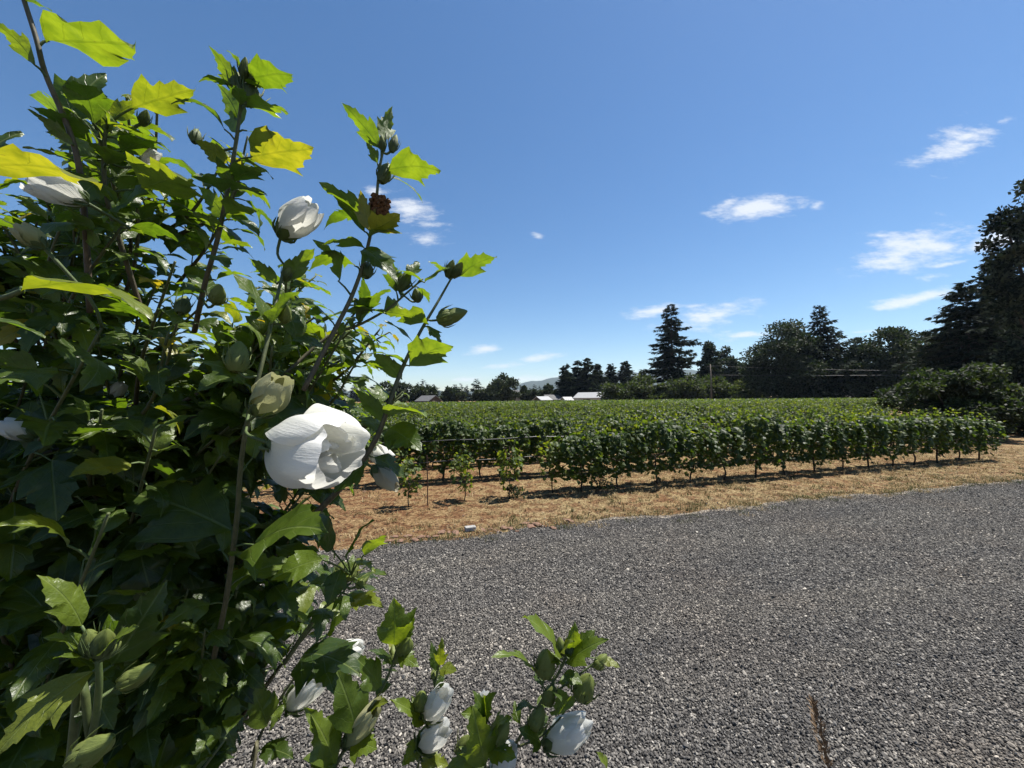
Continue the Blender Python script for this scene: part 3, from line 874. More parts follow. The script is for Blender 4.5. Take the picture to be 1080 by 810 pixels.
# trees right of it
for (px, top, wpx, dep, lab) in ((748, 362, 12, 96, 'narrow dark tree just right of the tall lone fir'),
                                 (765, 364, 17, 98, 'rounded dark tree behind the utility pole, right of the narrow one'),
                                 (781, 378, 13, 97, 'short dark tree between the utility pole and the broad maple')):
    h = hgt_of(top, px, dep)
    t_, f_ = broadleaf(h, wpx / 405 * dep, nblob=40, nleaf=6500, lsize=.62, base=.03, top=.9, tint=(.35, .2))
    tree_thing('background_tree', at_ground(px, dep), t_, f_, 'bark', 'broad', lab, 'tree', 'dark trees right of the fir')
# broad maple
D = 74; h = hgt_of(341, 833, D)
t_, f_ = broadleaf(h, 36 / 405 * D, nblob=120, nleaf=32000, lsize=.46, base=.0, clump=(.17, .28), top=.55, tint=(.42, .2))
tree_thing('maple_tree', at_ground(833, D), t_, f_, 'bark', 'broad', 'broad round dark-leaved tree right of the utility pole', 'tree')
D = 73; h = hgt_of(323, 868, D)
t_, f_ = conifer(h, 50 / 405 * D, nlev=34, per=7, twigs=95, droop=.02, irregular=.16, base=.03, tw=(1.1, .45), power=1.0, up=.22)
tree_thing('cedar_tree', at_ground(868, D), t_, f_, 'bark', 'needle', 'pointed dark conifer with upswept branches beside the broad round tree', 'conifer')
# row of lacy broadleaf trees to the right
for (px, top, wpx, dep, lab) in ((908, 358, 30, 70, 'loose leafy tree just right of the pointed dark conifer'),
                                 (945, 346, 36, 66, 'tall lacy tree with sky showing through its top'),
                                 (982, 352, 32, 64, 'leafy tree left of the dark right-hand conifers')):
    h = hgt_of(top, px, dep)
    t_, f_ = broadleaf(h, wpx / 405 * dep, nblob=85, nleaf=15000, lsize=.45, base=.08, clump=(.11, .22), top=.45, tint=(.5, .25))
    tree_thing('leafy_tree', at_ground(px, dep), t_, f_, 'bark', 'broad', lab, 'tree', 'lacy trees at the right of the vineyard')
# conifers on the right
D = 44; h = hgt_of(296, 1022, D)
t_, f_ = conifer(h, 58 / 405 * D, nlev=32, per=8, twigs=110, droop=.30, irregular=.25, base=.02, tw=(.95, .38), power=.7, up=.1)
tree_thing('spruce_tree', at_ground(1024, D), t_, f_, 'bark', 'needle', 'dark drooping conifer with a thin leaning spire', 'conifer')
D = 47; h = hgt_of(262, 1056, D)
t_, f_ = conifer(h, 46 / 405 * D, nlev=28, per=8, twigs=110, droop=.28, irregular=.25, base=.02, tw=(1.0, .4), power=.6)
tree_thing('spruce_tree', at_ground(1060, D), t_, f_, 'bark', 'needle', 'second dark conifer filling in between the spire and the frame edge', 'conifer')
D = 36; h = hgt_of(172, 1100, D)
t_, f_ = broadleaf(h, 46 / 405 * D, nblob=85, nleaf=20000, lsize=.4, base=.05, clump=(.15, .27), top=.45, tint=(.25, .2), ry=3.6)
tree_thing('pine_tree', at_ground(1108, D), t_, f_, 'bark', 'needle', 'very tall clumpy pine at the right edge of the picture', 'pine tree')
# walnut-like shrubs at the row ends
D = 17.6; h = hgt_of(380, 990, D)
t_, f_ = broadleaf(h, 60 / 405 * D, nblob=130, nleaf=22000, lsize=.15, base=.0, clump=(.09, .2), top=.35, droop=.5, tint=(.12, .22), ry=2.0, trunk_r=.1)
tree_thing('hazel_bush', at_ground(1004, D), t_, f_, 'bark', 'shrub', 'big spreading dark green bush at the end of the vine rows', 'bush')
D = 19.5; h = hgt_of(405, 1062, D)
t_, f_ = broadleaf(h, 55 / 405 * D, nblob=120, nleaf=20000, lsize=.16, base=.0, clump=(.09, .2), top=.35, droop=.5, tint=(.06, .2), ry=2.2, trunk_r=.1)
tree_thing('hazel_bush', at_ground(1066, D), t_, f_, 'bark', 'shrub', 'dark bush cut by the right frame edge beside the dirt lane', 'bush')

# hedge of shrubs under the fir
hedge = [(652, 401, 19, 82, .45), (676, 399, 19, 84, .5), (698, 404, 16, 83, .4), (722, 397, 20, 82, .5), (742, 399, 15, 85, .5), (760, 401, 16, 81, .55), (780, 402, 16, 83, .65), (796, 404, 12, 84, .6)]
hl = ['leftmost shrub of the hedge line beyond the vineyard', 'rounded hedge shrub left of the lone fir', 'low hedge shrub at the foot of the lone fir',
      'tallest hedge shrub just right of the lone fir', 'hedge shrub directly behind the utility pole', 'lighter hedge shrub just right of the utility pole',
      'yellow-green hedge shrub left of the broad round tree', 'small hedge shrub tucked against the broad round tree']
for (px, top, wpx, dep, tn), lab in zip(hedge, hl):
    h = hgt_of(top, px, dep)
    t_, f_ = broadleaf(h, wpx / 405 * dep, nblob=34, nleaf=5000, lsize=.5, base=.0, top=.3, clump=(.25, .4), tint=(tn, .22), trunk_r=.12)
    tree_thing('hedge_shrub', at_ground(px, dep), t_, f_, 'bark', 'shrub', lab, 'shrub', 'hedge shrubs beyond the vineyard')

# conifer group left of the hedge and single conifers
for (px, top, wpx, dep, lab) in ((597, 385, 11, 118, 'left conifer of the dark clump behind the barn'), (610, 380, 11, 120, 'second conifer of the dark clump behind the barn'),
                                 (621, 378, 11, 117, 'tallest conifer of the dark clump behind the barn'), (631, 384, 9, 119, 'right conifer of the dark clump behind the barn'),
                                 (645, 384, 8, 124, 'slim conifer right of the dark clump'), (660, 381, 11, 122, 'pyramid conifer left of the hedge under the fir'), (678, 392, 8, 124, 'small conifer peeping over the hedge')):
    h = hgt_of(top, px, dep)
    t_, f_ = conifer(h, wpx / 405 * dep * 1.1, nlev=20, per=7, twigs=30, droop=.15, irregular=.25, base=.03, tw=(1.9, 1.0), power=.65)
    tree_thing('conifer', at_ground(px, dep), t_, f_, 'bark', 'needle', lab, 'conifer', 'conifers behind the barn')
# rounded trees on the left
for (px, top, wpx, dep, lab) in ((531, 396, 17, 118, 'rounded tree standing clear of the distant treeline'), (560, 411, 10, 128, 'small rounded tree near the distant sheds'), (553, 407, 4, 128, 'slim dark tree near the distant sheds'),
                                 (578, 408, 11, 130, 'low broad tree behind the white-roofed shed'), (512, 410, 12, 125, 'low tree left of the clear-standing rounded tree'),
                                 (478, 410, 14, 130, 'low rounded tree in the distant treeline left'), (446, 404, 13, 122, 'rounded tree showing beside the hibiscus leaves'), (420, 402, 18, 122, 'rounded tree glimpsed through the hibiscus leaves')):
    h = hgt_of(top, px, dep)
    t_, f_ = broadleaf(h, wpx / 405 * dep, nblob=34, nleaf=4200, lsize=.75, base=.0, top=.4, tint=(.45, .22))
    tree_thing('distant_tree', at_ground(px, dep), t_, f_, 'bark', 'broad', lab, 'tree', 'rounded trees beyond the vineyard')
# far treeline conifers
TL = [conifer(13 + i, 3.2, nlev=12, per=5, twigs=13, droop=.15, irregular=.3, base=.03, tw=(2.0, 1.1), power=.7) for i in range(4)]
TLm = [(a.mesh('trunk', M['bark']), b.mesh('crown', M['needle'], False)) for a, b in TL]
for px in np.arange(-120, 660, 5.2):
    dep = rng.uniform(235, 270); top = 406 + rng.normal(0, 2.2) + (2 if px > 520 else 0)
    q = at_ground(px + rng.normal(0, 2), dep); h = hgt_of(top, px, dep); i = rng.integers(0, 4)
    o = empty('treeline_conifer', q, rng.uniform(0, 6)); s = h / (13 + i); o.scale = (s * rng.uniform(1.3, 2.0),) * 2 + (s,)
    for nm, me in zip(('trunk', 'crown'), TLm[i]):
        c = bpy.data.objects.new(nm, me); COL.objects.link(c); c.parent = o
    tag(o, 'small dark conifer in the even distant treeline', 'conifer', 'conifers of the distant treeline')

# hills
mb = MB(); n = 160; a = np.linspace(-60, 62, n)
hx = np.array([-60, -45, -30, -12, -4, 2, 6, 10, 16, 22, 30, 40, 62.]); hz = np.array([20, 50, 90, 60, 60, 125, 175, 200, 205, 215, 195, 140, 60.])
R0 = 2600
prof = np.interp(a, hx, hz) + 9 * np.sin(a * .9) + 6 * np.sin(a * 2.3 + 1) + 3 * np.sin(a * 6.1)
V_ = []
rows_ = [(R0, 0), (R0 + 250, .45), (R0 + 500, .8), (R0 + 750, 1.0), (R0 + 1400, 0)]
for r, f in rows_:
    for i in range(n):
        th = math.radians(a[i]); V_.append((r * math.sin(th), r * math.cos(th), prof[i] * f + (rng.normal(0, 3) if 0 < f < 1 else 0) - 1))
Q = [(j * n + i, j * n + i + 1, (j + 1) * n + i + 1, (j + 1) * n + i) for j in range(len(rows_) - 1) for i in range(n - 1)]
mb.add(V_, Q); tag(mb.build('hills', M['hill']), kind='structure')

# the air between here and the hills
mb = MB(); box(mb, (-4300, -4300, -1), (4300, 4300, 290))
hm, ht = new_mat('haze'); hv = ht.n('ShaderNodeVolumePrincipled')
hv.inputs['Color'].default_value = (.62, .79, 1.0, 1); hv.inputs['Density'].default_value = .00008; hv.inputs['Anisotropy'].default_value = .2
ht.n('ShaderNodeOutputMaterial', i_1=hv.outputs[0])
tag(mb.build('haze', hm, smooth=False), 'thin bluish summer haze over the distant hills', 'haze', kind='stuff')

# ------------------------------------------------------------------ buildings


def shed(px, dep, wid, deep, eave, ridge, rot, wm, rm, label, name='shed', door=True):
    o = empty(name, at_ground(px, dep), rot); mbw = MB(); mbr = MB()
    x, y = wid / 2, deep / 2
    V_ = [(-x, -y, 0), (x, -y, 0), (x, y, 0), (-x, y, 0), (-x, -y, eave), (x, -y, eave), (x, y, eave), (-x, y, eave), (-x, 0, ridge), (x, 0, ridge)]
    mbw.add(V_, [(0, 1, 5, 4), (2, 3, 7, 6), (1, 2, 6, 5), (3, 0, 4, 7)], [(5, 6, 9), (7, 4, 8)])
    mbw.build('wall', M[wm], o, smooth=False)
    ov = .35; sl_ = (ridge - eave) / y; zb = eave - ov * sl_
    for s in (-1, 1):
        A = np.array([(-x - ov, s * (y + ov), zb + .04), (x + ov, s * (y + ov), zb + .04), (x + ov, 0, ridge + .04), (-x - ov, 0, ridge + .04)])
        V2 = np.vstack([A, A + [0, 0, .14]])
        mbr.add(V2, [(0, 1, 2, 3), (4, 5, 6, 7), (0, 1, 5, 4), (1, 2, 6, 5), (3, 0, 4, 7), (2, 3, 7, 6)])
    mbr.build('roof', M[rm], o, smooth=False)
    if door:
        mbd = MB(); box(mbd, (-wid * .14, -y - .05, 0), (wid * .14, -y + .01, eave * .8)); mbd.build('door', M['dark_door'], o, smooth=False)
        mbd = MB(); box(mbd, (x - .01, -.7, eave * .45), (x + .05, .7, eave * .8)); mbd.build('window', M['dark_door'], o, smooth=False)
    return tag(o, label, 'shed' if name == 'shed' else name.replace('_', ' '))


shed(624, 108, 7.6, 6.5, 1.7, 3.1, -.62, 'white_wall', 'metal_roof', 'white barn with pale gabled roof below the dark conifer clump', 'barn')
shed(572, 112, 3.4, 4.2, 1.2, 2.1, .5, 'dark_wall', 'metal_roof', 'low brown shed with bright white roof beyond the vines')
shed(583, 115, 4.6, 4, 1.3, 2.6, .1, 'dark_wall', 'grey_roof', 'dark low shed next to the bright-roofed one')
shed(598, 111, 2.2, 3, 1.1, 1.9, .3, 'white_wall', 'metal_roof', 'tiny white shed left of the white barn')
shed(553, 135, 9, 6, 2.5, 4.4, .2, 'white_wall', 'grey_roof', 'pale distant house beside a slim dark tree', 'house')
shed(452, 112, 4.6, 5.5, 1.3, 2.7, -.5, 'dark_wall', 'grey_roof', 'grey-roofed shed showing at the left beside the hibiscus')
shed(893, 82, 8.5, 6, 2.6, 6.2, .25, 'white_wall', 'metal_roof', 'white building glimpsed between the trees on the right', 'house')

# utility pole and wires
pd = 78; q = at_ground(750.5, pd); ph = hgt_of(384, 749, pd)
o = empty('utility_pole', q); mb = MB(); tube(mb, [(0, 0, -.2), (0, 0, ph * .5), (-.1, 0, ph)], [.17, .15, .12], 8); mb.build('pole_shaft', M['pole'], o)
mb = MB(); box(mb, (-.7, -.06, ph - .55), (.7, .06, ph - .42)); mb.build('crossarm', M['pole'], o, smooth=False)
mb = MB()
for xx in (-.6, .6): tube(mb, [(xx, 0, ph - .42), (xx, 0, ph - .28)], [.05, .03], 6)
mb.build('insulators', M['wire'], o)
tag(o, 'slim weathered utility pole in front of the hedge', 'utility pole')
for dz, sag, lab in ((-.30, .9, 'upper power cable crossing in front of the dark trees'), (-2.2, .5, 'lower heavier cable crossing in front of the dark trees')):
    a0 = np.array([q[0], q[1], ph + dz]); b0 = P(1035, 391 if dz > -1 else 394.5, 56)
    pts = [a0 + (b0 - a0) * t - np.array([0, 0, sag * 4 * t * (1 - t) * .35]) for t in np.linspace(0, 1, 20)]
    mb = MB(); tube(mb, pts, .03 if dz > -1 else .045, 5); tag(mb.build('power_cable', M['wire']), lab, 'cable')

# dry grass stalk near the bottom of the frame
o = empty('grass_stalk', (0, 0, 0)); dS = 1.15
t0 = P(857, 739, dS); b0 = P(874, 812, dS); g0 = np.array([b0[0] + .05, b0[1] + .03, 0])
o.location = tuple(g0)
pts = catmull([g0, (g0 + b0) / 2 + [.01, 0, 0], b0, t0], 24) - g0
mb = MB(); tube(mb, pts, np.linspace(.0022, .0008, 24), 5, .5); mb.build('stalk', M['dry_head'], o)
mb = MB(); n = 240; f = rng.random(n)
c = (t0 - g0) * (1 - f)[:, None] + (b0 - g0) * f[:, None]
dv = unit(t0 - b0); d = rand_dirs(n); ax = d * .55 + dv * .9
wv = .022 * np.sin(np.clip(f, .03, 1) * 2.6)
quad_cards(mb, c + d * wv[:, None] * .5, ax, d, rng.uniform(.012, .026, n), rng.uniform(.004, .007, n), rng.random(n))
mb.build('seed_head', M['dry_head'], o, smooth=False)
tag(o, 'dry brown grass stalk with a feathery seed head', 'grass stalk')

# ------------------------------------------------------------------ hibiscus bush
LT = np.array([0, .08, .17, .27, .35, .42, .47, .53, .60, .645, .70, .765, .81, .87, .92, 1.0])
LW = np.array([.012, .09, .19, .275, .32, .385, .235, .19, .225, .165, .135, .160, .105, .085, .05, .0])
LW = LW * .92
LWO = np.array([.012, .14, .235, .30, .335, .325, .305, .31, .265, .25, .21, .20, .15, .125, .075, .0])
LS = np.array([0, .0, -.01, .0, .05, .12, .03, -.01, .035, .0, -.01, .03, .0, .01, .0, 0])
SJ = np.array([-1, -.55, 0, .55, 1.0])
NR, NC = len(LT), 5
LQ = np.array([(i * NC + j, i * NC + j + 1, (i + 1) * NC + j + 1, (i + 1) * NC + j) for i in range(NR - 1) for j in range(NC - 1)])


def big_leaves(mb, B, Tp, Nn, ws, bend, fold, wav, tint, skew=None):
    B = np.atleast_2d(B); Tp = np.atleast_2d(Tp); Nn = np.atleast_2d(Nn); n = len(B)
    L = np.linalg.norm(Tp - B, axis=1); a = unit(Tp - B)
    nn = unit(Nn - a * np.sum(a * Nn, 1, keepdims=True)); s = np.cross(a, nn)
    ws, bend, fold, wav, tint = [np.broadcast_to(np.asarray(z, float), (n,)) for z in (ws, bend, fold, wav, tint)]
    t = (LT[:, None] + LS[:, None] * np.abs(SJ)[None])                                  # NR,NC
    jit = 1 + rng.normal(0, .05, (n, NR, 2))
    mo = .85 * rng.random((n, 1, 1)) ** 1.6
    wl = (LW[None, :, None] * (1 - mo) + LWO[None, :, None] * mo) * np.where(SJ[None, None] < 0, jit[:, :, :1], jit[:, :, 1:])  # n,NR,NC
    across = wl * SJ[None, None] * ws[:, None, None]
    tt = np.broadcast_to(t, (n, NR, NC))
    ph = rng.uniform(0, 6.3, (n, 1, 1))
    hgt = bend[:, None, None] * 4 * tt * (1 - tt) * .5 + fold[:, None, None] * np.abs(across) \
        + wav[:, None, None] * np.sin(tt * 13 + ph + 1.7 * np.sign(SJ)[None, None]) * np.abs(SJ)[None, None] ** 2 \
        - .5 * across ** 2 * (1 + bend[:, None, None] * 3)
    side_bend = rng.normal(0, .05, (n, 1, 1)) * tt * (1 - tt) * 2
    V_ = B[:, None, None] + L[:, None, None, None] * (a[:, None, None] * tt[..., None] + s[:, None, None] * (across + side_bend)[..., None] + nn[:, None, None] * hgt[..., None])
    uvv = np.stack([tt, across], -1)
    i = np.arange(n)[:, None, None] * NR * NC
    mb.add(V_.reshape(-1, 3), (i + LQ[None]).reshape(-1, 4), tint=np.repeat(tint, NR * NC), uv=uvv.reshape(-1, 2))


bush_base = np.array([-.82, .72, 0])
bush = empty('hibiscus_bush', bush_base)
tag(bush, 'tall leafy hibiscus bush with white half-closed flowers beside the gravel', 'hibiscus bush')
DENSE = [(-300, 335), (40, 345), (120, 322), (180, 300), (250, 318), (330, 330), (372, 352), (398, 420), (418, 470), (396, 520), (398, 560), (392, 600), (384, 625), (345, 672), (300, 690), (262, 745), (225, 830), (180, 1100), (-300, 1100)]
MEDIUM = [(-300, 150), (0, 175), (55, 170), (80, 92), (165, 95), (190, 130), (205, 215), (232, 150), (262, 140), (300, 262), (345, 260), (385, 240), (398, 330)] + DENSE[6:]
SUNCLEAR = []
CLEAR = []          # (px, py, radius, depth): nothing of the filling in front of these


def clear_of(px, py, d):
    ok = np.ones(len(px), bool)
    for (cx, cy, rr, dd) in CLEAR: ok &= ~(((px - cx) ** 2 + (py - cy) ** 2 < rr * rr) & (d < dd))
    return ok


NB = [0]
UP = np.array([0, 0, 1.0])


def local(v): return np.asarray(v, float) - bush_base


INNER = [MB(), MB()]; BPTS = []


def branch(path, r0, r1, tint0=0.0, tint1=1.0, leaves=None, sides=6, leafn=0, lsz=(.045, .075), poly=None, tipleaf=True, start=.25, tmean=.45, spread=1.0, into=None):
    """one stem with its own leaves: stem part > foliage sub-part"""
    n = max(6, int(len(path) * 5)); c = catmull(path, n); BPTS.append(catmull(path, n * 3))
    mbs, mbl = into or (MB(), MB())
    tube(mbs, c, np.linspace(r0, r1, n), sides, np.linspace(tint0, tint1, n))
    have = 0
    if leaves:
        for (B, T, N, kw) in leaves:
            i = np.argmin(np.linalg.norm(c - B, axis=1)); i = max(0, i - 1)
            if kw.pop('pet', True):
                tube(mbs, catmull([c[i], (c[i] + B) / 2 + [0, 0, .002], B], 5), np.linspace(.0013, .0009, 5), 5, 1.0)
            big_leaves(mbl, B, T, N, kw.get('w', 1.0) * .9, kw.get('bend', .12) * rng.uniform(.9, 1.9), kw.get('fold', .22) * rng.uniform(.5, 1.8), kw.get('wav', .03) * rng.uniform(.6, 1.5), kw.get('tint', .55)); have += 1
    if leafn:
        if len(path) > 3 and abs(path[0][2]) < .1 and path[-1][2] > 1: start = 1 - (1 - start) * (len(path) - 3) / (len(path) - 1)
        s = np.linspace(start, 1.0, leafn) + rng.uniform(-.01, .01, leafn); s = np.clip(s, 0, 1)
        idx = s * (n - 1); i0 = np.clip(idx.astype(int), 0, n - 2); fr = (idx - i0)[:, None]
        pos = c[i0] * (1 - fr) + c[i0 + 1] * fr; tg = unit(c[i0 + 1] - c[i0])
        th = np.arange(leafn) * 2.4 + rng.uniform(0, 6) + rng.normal(0, .3, leafn)
        ref = unit(np.cross(tg, np.array([.3, .9, .1]))); b2 = np.cross(tg, ref)
        o_ = ref * np.cos(th)[:, None] + b2 * np.sin(th)[:, None]
        size = np.interp(s, [0, .55, .85, 1], [lsz[1], lsz[1], (lsz[0] + lsz[1]) / 2, lsz[0] * .7]) * rng.uniform(.75, 1.2, leafn)
        pet = size * rng.uniform(.2, .42, leafn) * spread
        pd_ = unit(o_ + tg * .55)
        B = pos + pd_ * pet[:, None]
        ax = unit(o_ * .95 + tg * rng.uniform(.1, .6, leafn)[:, None] + np.c_[rng.normal(0, .22, (leafn, 2)), -rng.uniform(.0, .55, leafn)])
        T = B + ax * size[:, None]
        nr = UP * .9 + tg * .35 + rng.normal(0, .42, (leafn, 3)) + sd * .25
        cen = B * .45 + T * .55
        px, py, d = project(cen); pxt, pyt, dt = project(T)
        ok = (d > .25) & (dt > .22)
        if poly is not None: ok &= (inpoly(px, py, poly) & inpoly(px * .45 + pxt * .55, py * .45 + pyt * .55, poly)) | (px < -40)
        ok &= clear_of(px, py, d) & clear_of(pxt, pyt, dt) & clear_of(*project(B))
        for (sp_, sr_) in SUNCLEAR:
            q_ = cen - sp_; al_ = q_ @ sd; ok &= ~((np.linalg.norm(q_ - al_[:, None] * sd, axis=1) < sr_) & (al_ > .01))
        k = np.where(ok)[0]
        if len(k):
            tn = np.clip(rng.normal(tmean, .16, len(k)) + .25 * (s[k] > .85) + .35 * (rng.random(len(k)) < .05), 0, 1)
            big_leaves(mbl, B[k], T[k], nr[k], rng.uniform(.72, 1.15, len(k)), rng.uniform(.08, .55, len(k)), rng.uniform(.02, .6, len(k)), rng.uniform(.012, .05, len(k)), tn)
            for q in k:
                tube(mbs, np.array([pos[q], (pos[q] + B[q]) / 2 + [0, 0, .0015], B[q]]), np.linspace(.0013, .0009, 3), 4, 1.0, cap=False)
            have += len(k)
    if into: return None
    o = mbs.build('branch', M['stem'], bush); o.data.transform(Matrix.Translation(Vector(-bush_base)))
    if have:
        f = mbl.build('foliage', M['leaf'], o); f.data.transform(Matrix.Translation(Vector(-bush_base)))
    NB[0] += 1
    return o


# ---- flowers and buds (prototypes along +Z, length 1)


def petals_mesh(kind, seed):
    r = np.random.default_rng(seed); mb = MB(); nu, nv = 24, 25
    for k in range(5 if kind != 'open' else 11):
        u = np.linspace(0, 1, nu)[:, None]; v = np.linspace(-1, 1, nv)[None]
        if kind == 'open':       # half-open goblet
            rad_ = .06 + .36 * np.sin(np.clip(u * 1.9, 0, 1.95)) ** .9 - .02 * u ** 3; span = 1.0
        elif kind == 'closed':   # furled cone
            rad_ = .05 + .25 * np.sin(np.clip(u ** 1.15, 0, 1) * 2.55) ** .85; span = 1.1
        else:                    # narrow furled tube
            rad_ = .04 + .17 * np.sin(np.clip(u ** 1.1, 0, 1) * 2.5) ** .8 + .03 * u ** 4; span = 1.15
        inner = kind == 'open' and k >= 5
        if inner: rad_ = rad_ * ((.62, .62, .62, .3, .3, .3)[k - 5]); span = 1.1
        th = k * 2 * np.pi / (3 if inner else 5) + (v * span * (.35 + .65 * np.sin(np.clip(u * 1.5, 0, 1.57)))) + .55 * u * (kind != 'open') + r.normal(0, .06)
        rim = 1 - .24 * np.abs(v) ** 2.4 + .025 * np.sin(v * 5 + r.uniform(0, 6)) + .010 * np.sin(v * 13 + r.uniform(0, 6))
        z = u * rim * (1 + r.normal(0, .05)) * (.86 if inner else 1)
        rr = rad_ * (1 + .15 * v) * (1 + r.normal(0, .012))
        ruff = u ** 2.5 * ((.042 if kind == 'open' else .03) * np.sin(v * 4.5 + r.uniform(0, 6)) + .016 * np.sin(v * 10 + r.uniform(0, 6)))
        if kind == 'open': rr = rr + ruff * (1.3 if inner else 1) + .07 * u ** 6 * r.uniform(-1.8, .1)
        else: rr = rr + ruff * .45
        rr = rr + .008 * np.sin(u * 7 + v * 4 + r.uniform(0, 6)) * u
        rr = np.maximum(rr, .02)
        V_ = np.stack([rr * np.cos(th), rr * np.sin(th), z + 0 * th], -1)
        Q = [(i * nv + j, i * nv + j + 1, (i + 1) * nv + j + 1, (i + 1) * nv + j) for i in range(nu - 1) for j in range(nv - 1)]
        uvp = np.stack(np.broadcast_arrays(u, v * .5 + .5), -1)
        mb.add(V_.reshape(-1, 3), Q, uv=uvp.reshape(-1, 2))
    return mb


def calyx_mesh(length=.42, radm=.2, seed=0, closed=False, bracts=7):
    r = np.random.default_rng(seed); mb = MB(); nu, nv = 9, 7
    for k in range(5):
        u = np.linspace(0, 1, nu)[:, None]; v = np.linspace(-1, 1, nv)[None]
        if closed: rad_ = radm * np.sin(np.clip(u * .86 + .12, 0, .97) * np.pi) ** .75
        else: rad_ = radm * (.25 + .95 * np.sin(np.clip(u, 0, 1) * 1.75) ** .8)
        w_ = np.where(u < .45, 1.0, np.clip(1 - ((u - .45) / .55) ** 1.6, 0, 1))
        th = k * 2 * np.pi / 5 + v * .66 * w_ + .2
        rr = rad_ * (1.03 + .06 * np.cos(v * 1.57) + .035 * np.cos(v * 9.4)) + .012 * np.abs(v) + (0 if closed else .05 * u ** 3)
        V_ = np.stack(np.broadcast_arrays(rr * np.cos(th), rr * np.sin(th), u * length - .02), -1)
        Q = [(i * nv + j, i * nv + j + 1, (i + 1) * nv + j + 1, (i + 1) * nv + j) for i in range(nu - 1) for j in range(nv - 1)]
        mb.add(V_.reshape(-1, 3), Q, uv=np.stack(np.broadcast_arrays(u, v * .5 + .5), -1).reshape(-1, 2))
    for k in range(bracts):
        th = k * 2 * np.pi / bracts + r.uniform(-.2, .2); d = np.array([math.cos(th), math.sin(th), 0]); l = length * r.uniform(.7, 1.05)
        rb = radm * (1.2 if closed else 1.3)
        tube(mb, catmull([d * radm * .2, d * rb * 1.0 + [0, 0, l * .35], d * rb * r.uniform(.95, 1.6) + [0, 0, l]], 6), np.array([.022, .028, .026, .022, .014, .003]) * 1.1, 5)
    return mb


def egg_mesh(radm=.26, cream=True):
    mb = MB(); nu, nv = 14, 20
    u = np.linspace(0, 1, nu)[:, None]; v = np.linspace(0, 1, nv)[None]
    rr = radm * np.sin(np.clip(u * .93 + .06, 0, 1) * np.pi) ** .8 * (1 + .09 * np.sin(v * 2 * np.pi * 5 + u * 7) + .03 * np.sin(v * 2 * np.pi * 15 + u * 9)) + .01
    V_ = np.stack(np.broadcast_arrays(rr * np.cos(v * 2 * np.pi + u * 1.2), rr * np.sin(v * 2 * np.pi + u * 1.2), u + 0 * v), -1)
    Q = [(i * nv + j, i * nv + j + 1, (i + 1) * nv + j + 1, (i + 1) * nv + j) for i in range(nu - 1) for j in range(nv - 1)]
    mb.add(V_.reshape(-1, 3), Q, uv=np.stack(np.broadcast_arrays(u, v), -1).reshape(-1, 2)); return mb


FLW = {}
for i in range(3):
    FLW['open%d' % i] = petals_mesh('open', (5, 1, 4)[i]).mesh('flower', M['petal'])
    FLW['closed%d' % i] = petals_mesh('closed', 30 + i).mesh('flower', M['petal'])
    FLW['tube%d' % i] = petals_mesh('tube', 40 + i).mesh('flower', M['petal'])
    FLW['cream%d' % i] = petals_mesh('closed', 50 + i).mesh('flower', M['cream'])
FLW['wilt0'] = petals_mesh('closed', 61).mesh('flower', M['wilt'])
dm = petals_mesh('tube', 62); dv_ = np.concatenate(dm.v)
dv_ = dv_ * np.array([1.25, 1.25, .9]) + .05 * np.sin(dv_[:, [1, 2, 0]] * 31 + 1) + .035 * np.sin(dv_[:, [2, 0, 1]] * 67)
dm.v = [dv_]; FLW['dead0'] = dm.mesh('withered_flower', M['withered'])
CAL_F = calyx_mesh(.36, .17, 3).mesh('calyx', M['calyx'])
EGG = egg_mesh(.22).mesh('bud', M['budgreen']); EGG_G = egg_mesh().mesh('bud', M['budgreen'])
CAL_B = calyx_mesh(.92, .245, 4, closed=True, bracts=9).mesh('calyx', M['calyx'])
CAL_P = calyx_mesh(.74, .285, 5, closed=True, bracts=7).mesh('calyx', M['budgreen'])
NF = [0]; HELD = []


def frame(b, t, spin=0.0):
    b = np.asarray(b, float); t = np.asarray(t, float); L = np.linalg.norm(t - b); z = (t - b) / L
    x = unit(np.cross(np.array([.31, .2, .93]) if abs(z[2]) < .9 else np.array([1.0, 0, 0]), z)); y = np.cross(z, x)
    x, y = x * math.cos(spin) + y * math.sin(spin), y * math.cos(spin) - x * math.sin(spin)
    mt = Matrix.Identity(4)
    for i in range(3): mt[i][0] = x[i] * L; mt[i][1] = y[i] * L; mt[i][2] = z[i] * L; mt[i][3] = b[i]
    return mt


def flower(mesh, b, t, fat=1.0, spin=0.0, label=None, name='flower', calyx=True, stem_from=None):
    mt = frame(local(b), local(t), spin)
    o = bpy.data.objects.new(name, FLW[mesh]); COL.objects.link(o); o.parent = bush
    o.matrix_local = mt @ Matrix.Diagonal((fat, fat, 1, 1))
    if label: o['label'] = label
    if calyx:
        c = bpy.data.objects.new('calyx', CAL_F); COL.objects.link(c); c.parent = o
    NF[0] += 1; HELD.append((o, np.asarray(b, float), np.asarray(t, float))); return o


def bud(b, t, fat=1.0, pale=False, spin=None):
    mt = frame(local(b), local(t), random.uniform(0, 6) if spin is None else spin)
    o = bpy.data.objects.new('bud', EGG if not pale else EGG_G); COL.objects.link(o); o.parent = bush
    o.matrix_local = mt @ Matrix.Diagonal((fat, fat, 1, 1))
    c = bpy.data.objects.new('calyx', CAL_P if pale else CAL_B); COL.objects.link(c); c.parent = o
    HELD.append((o, np.asarray(b, float), np.asarray(t, float)))
    return o


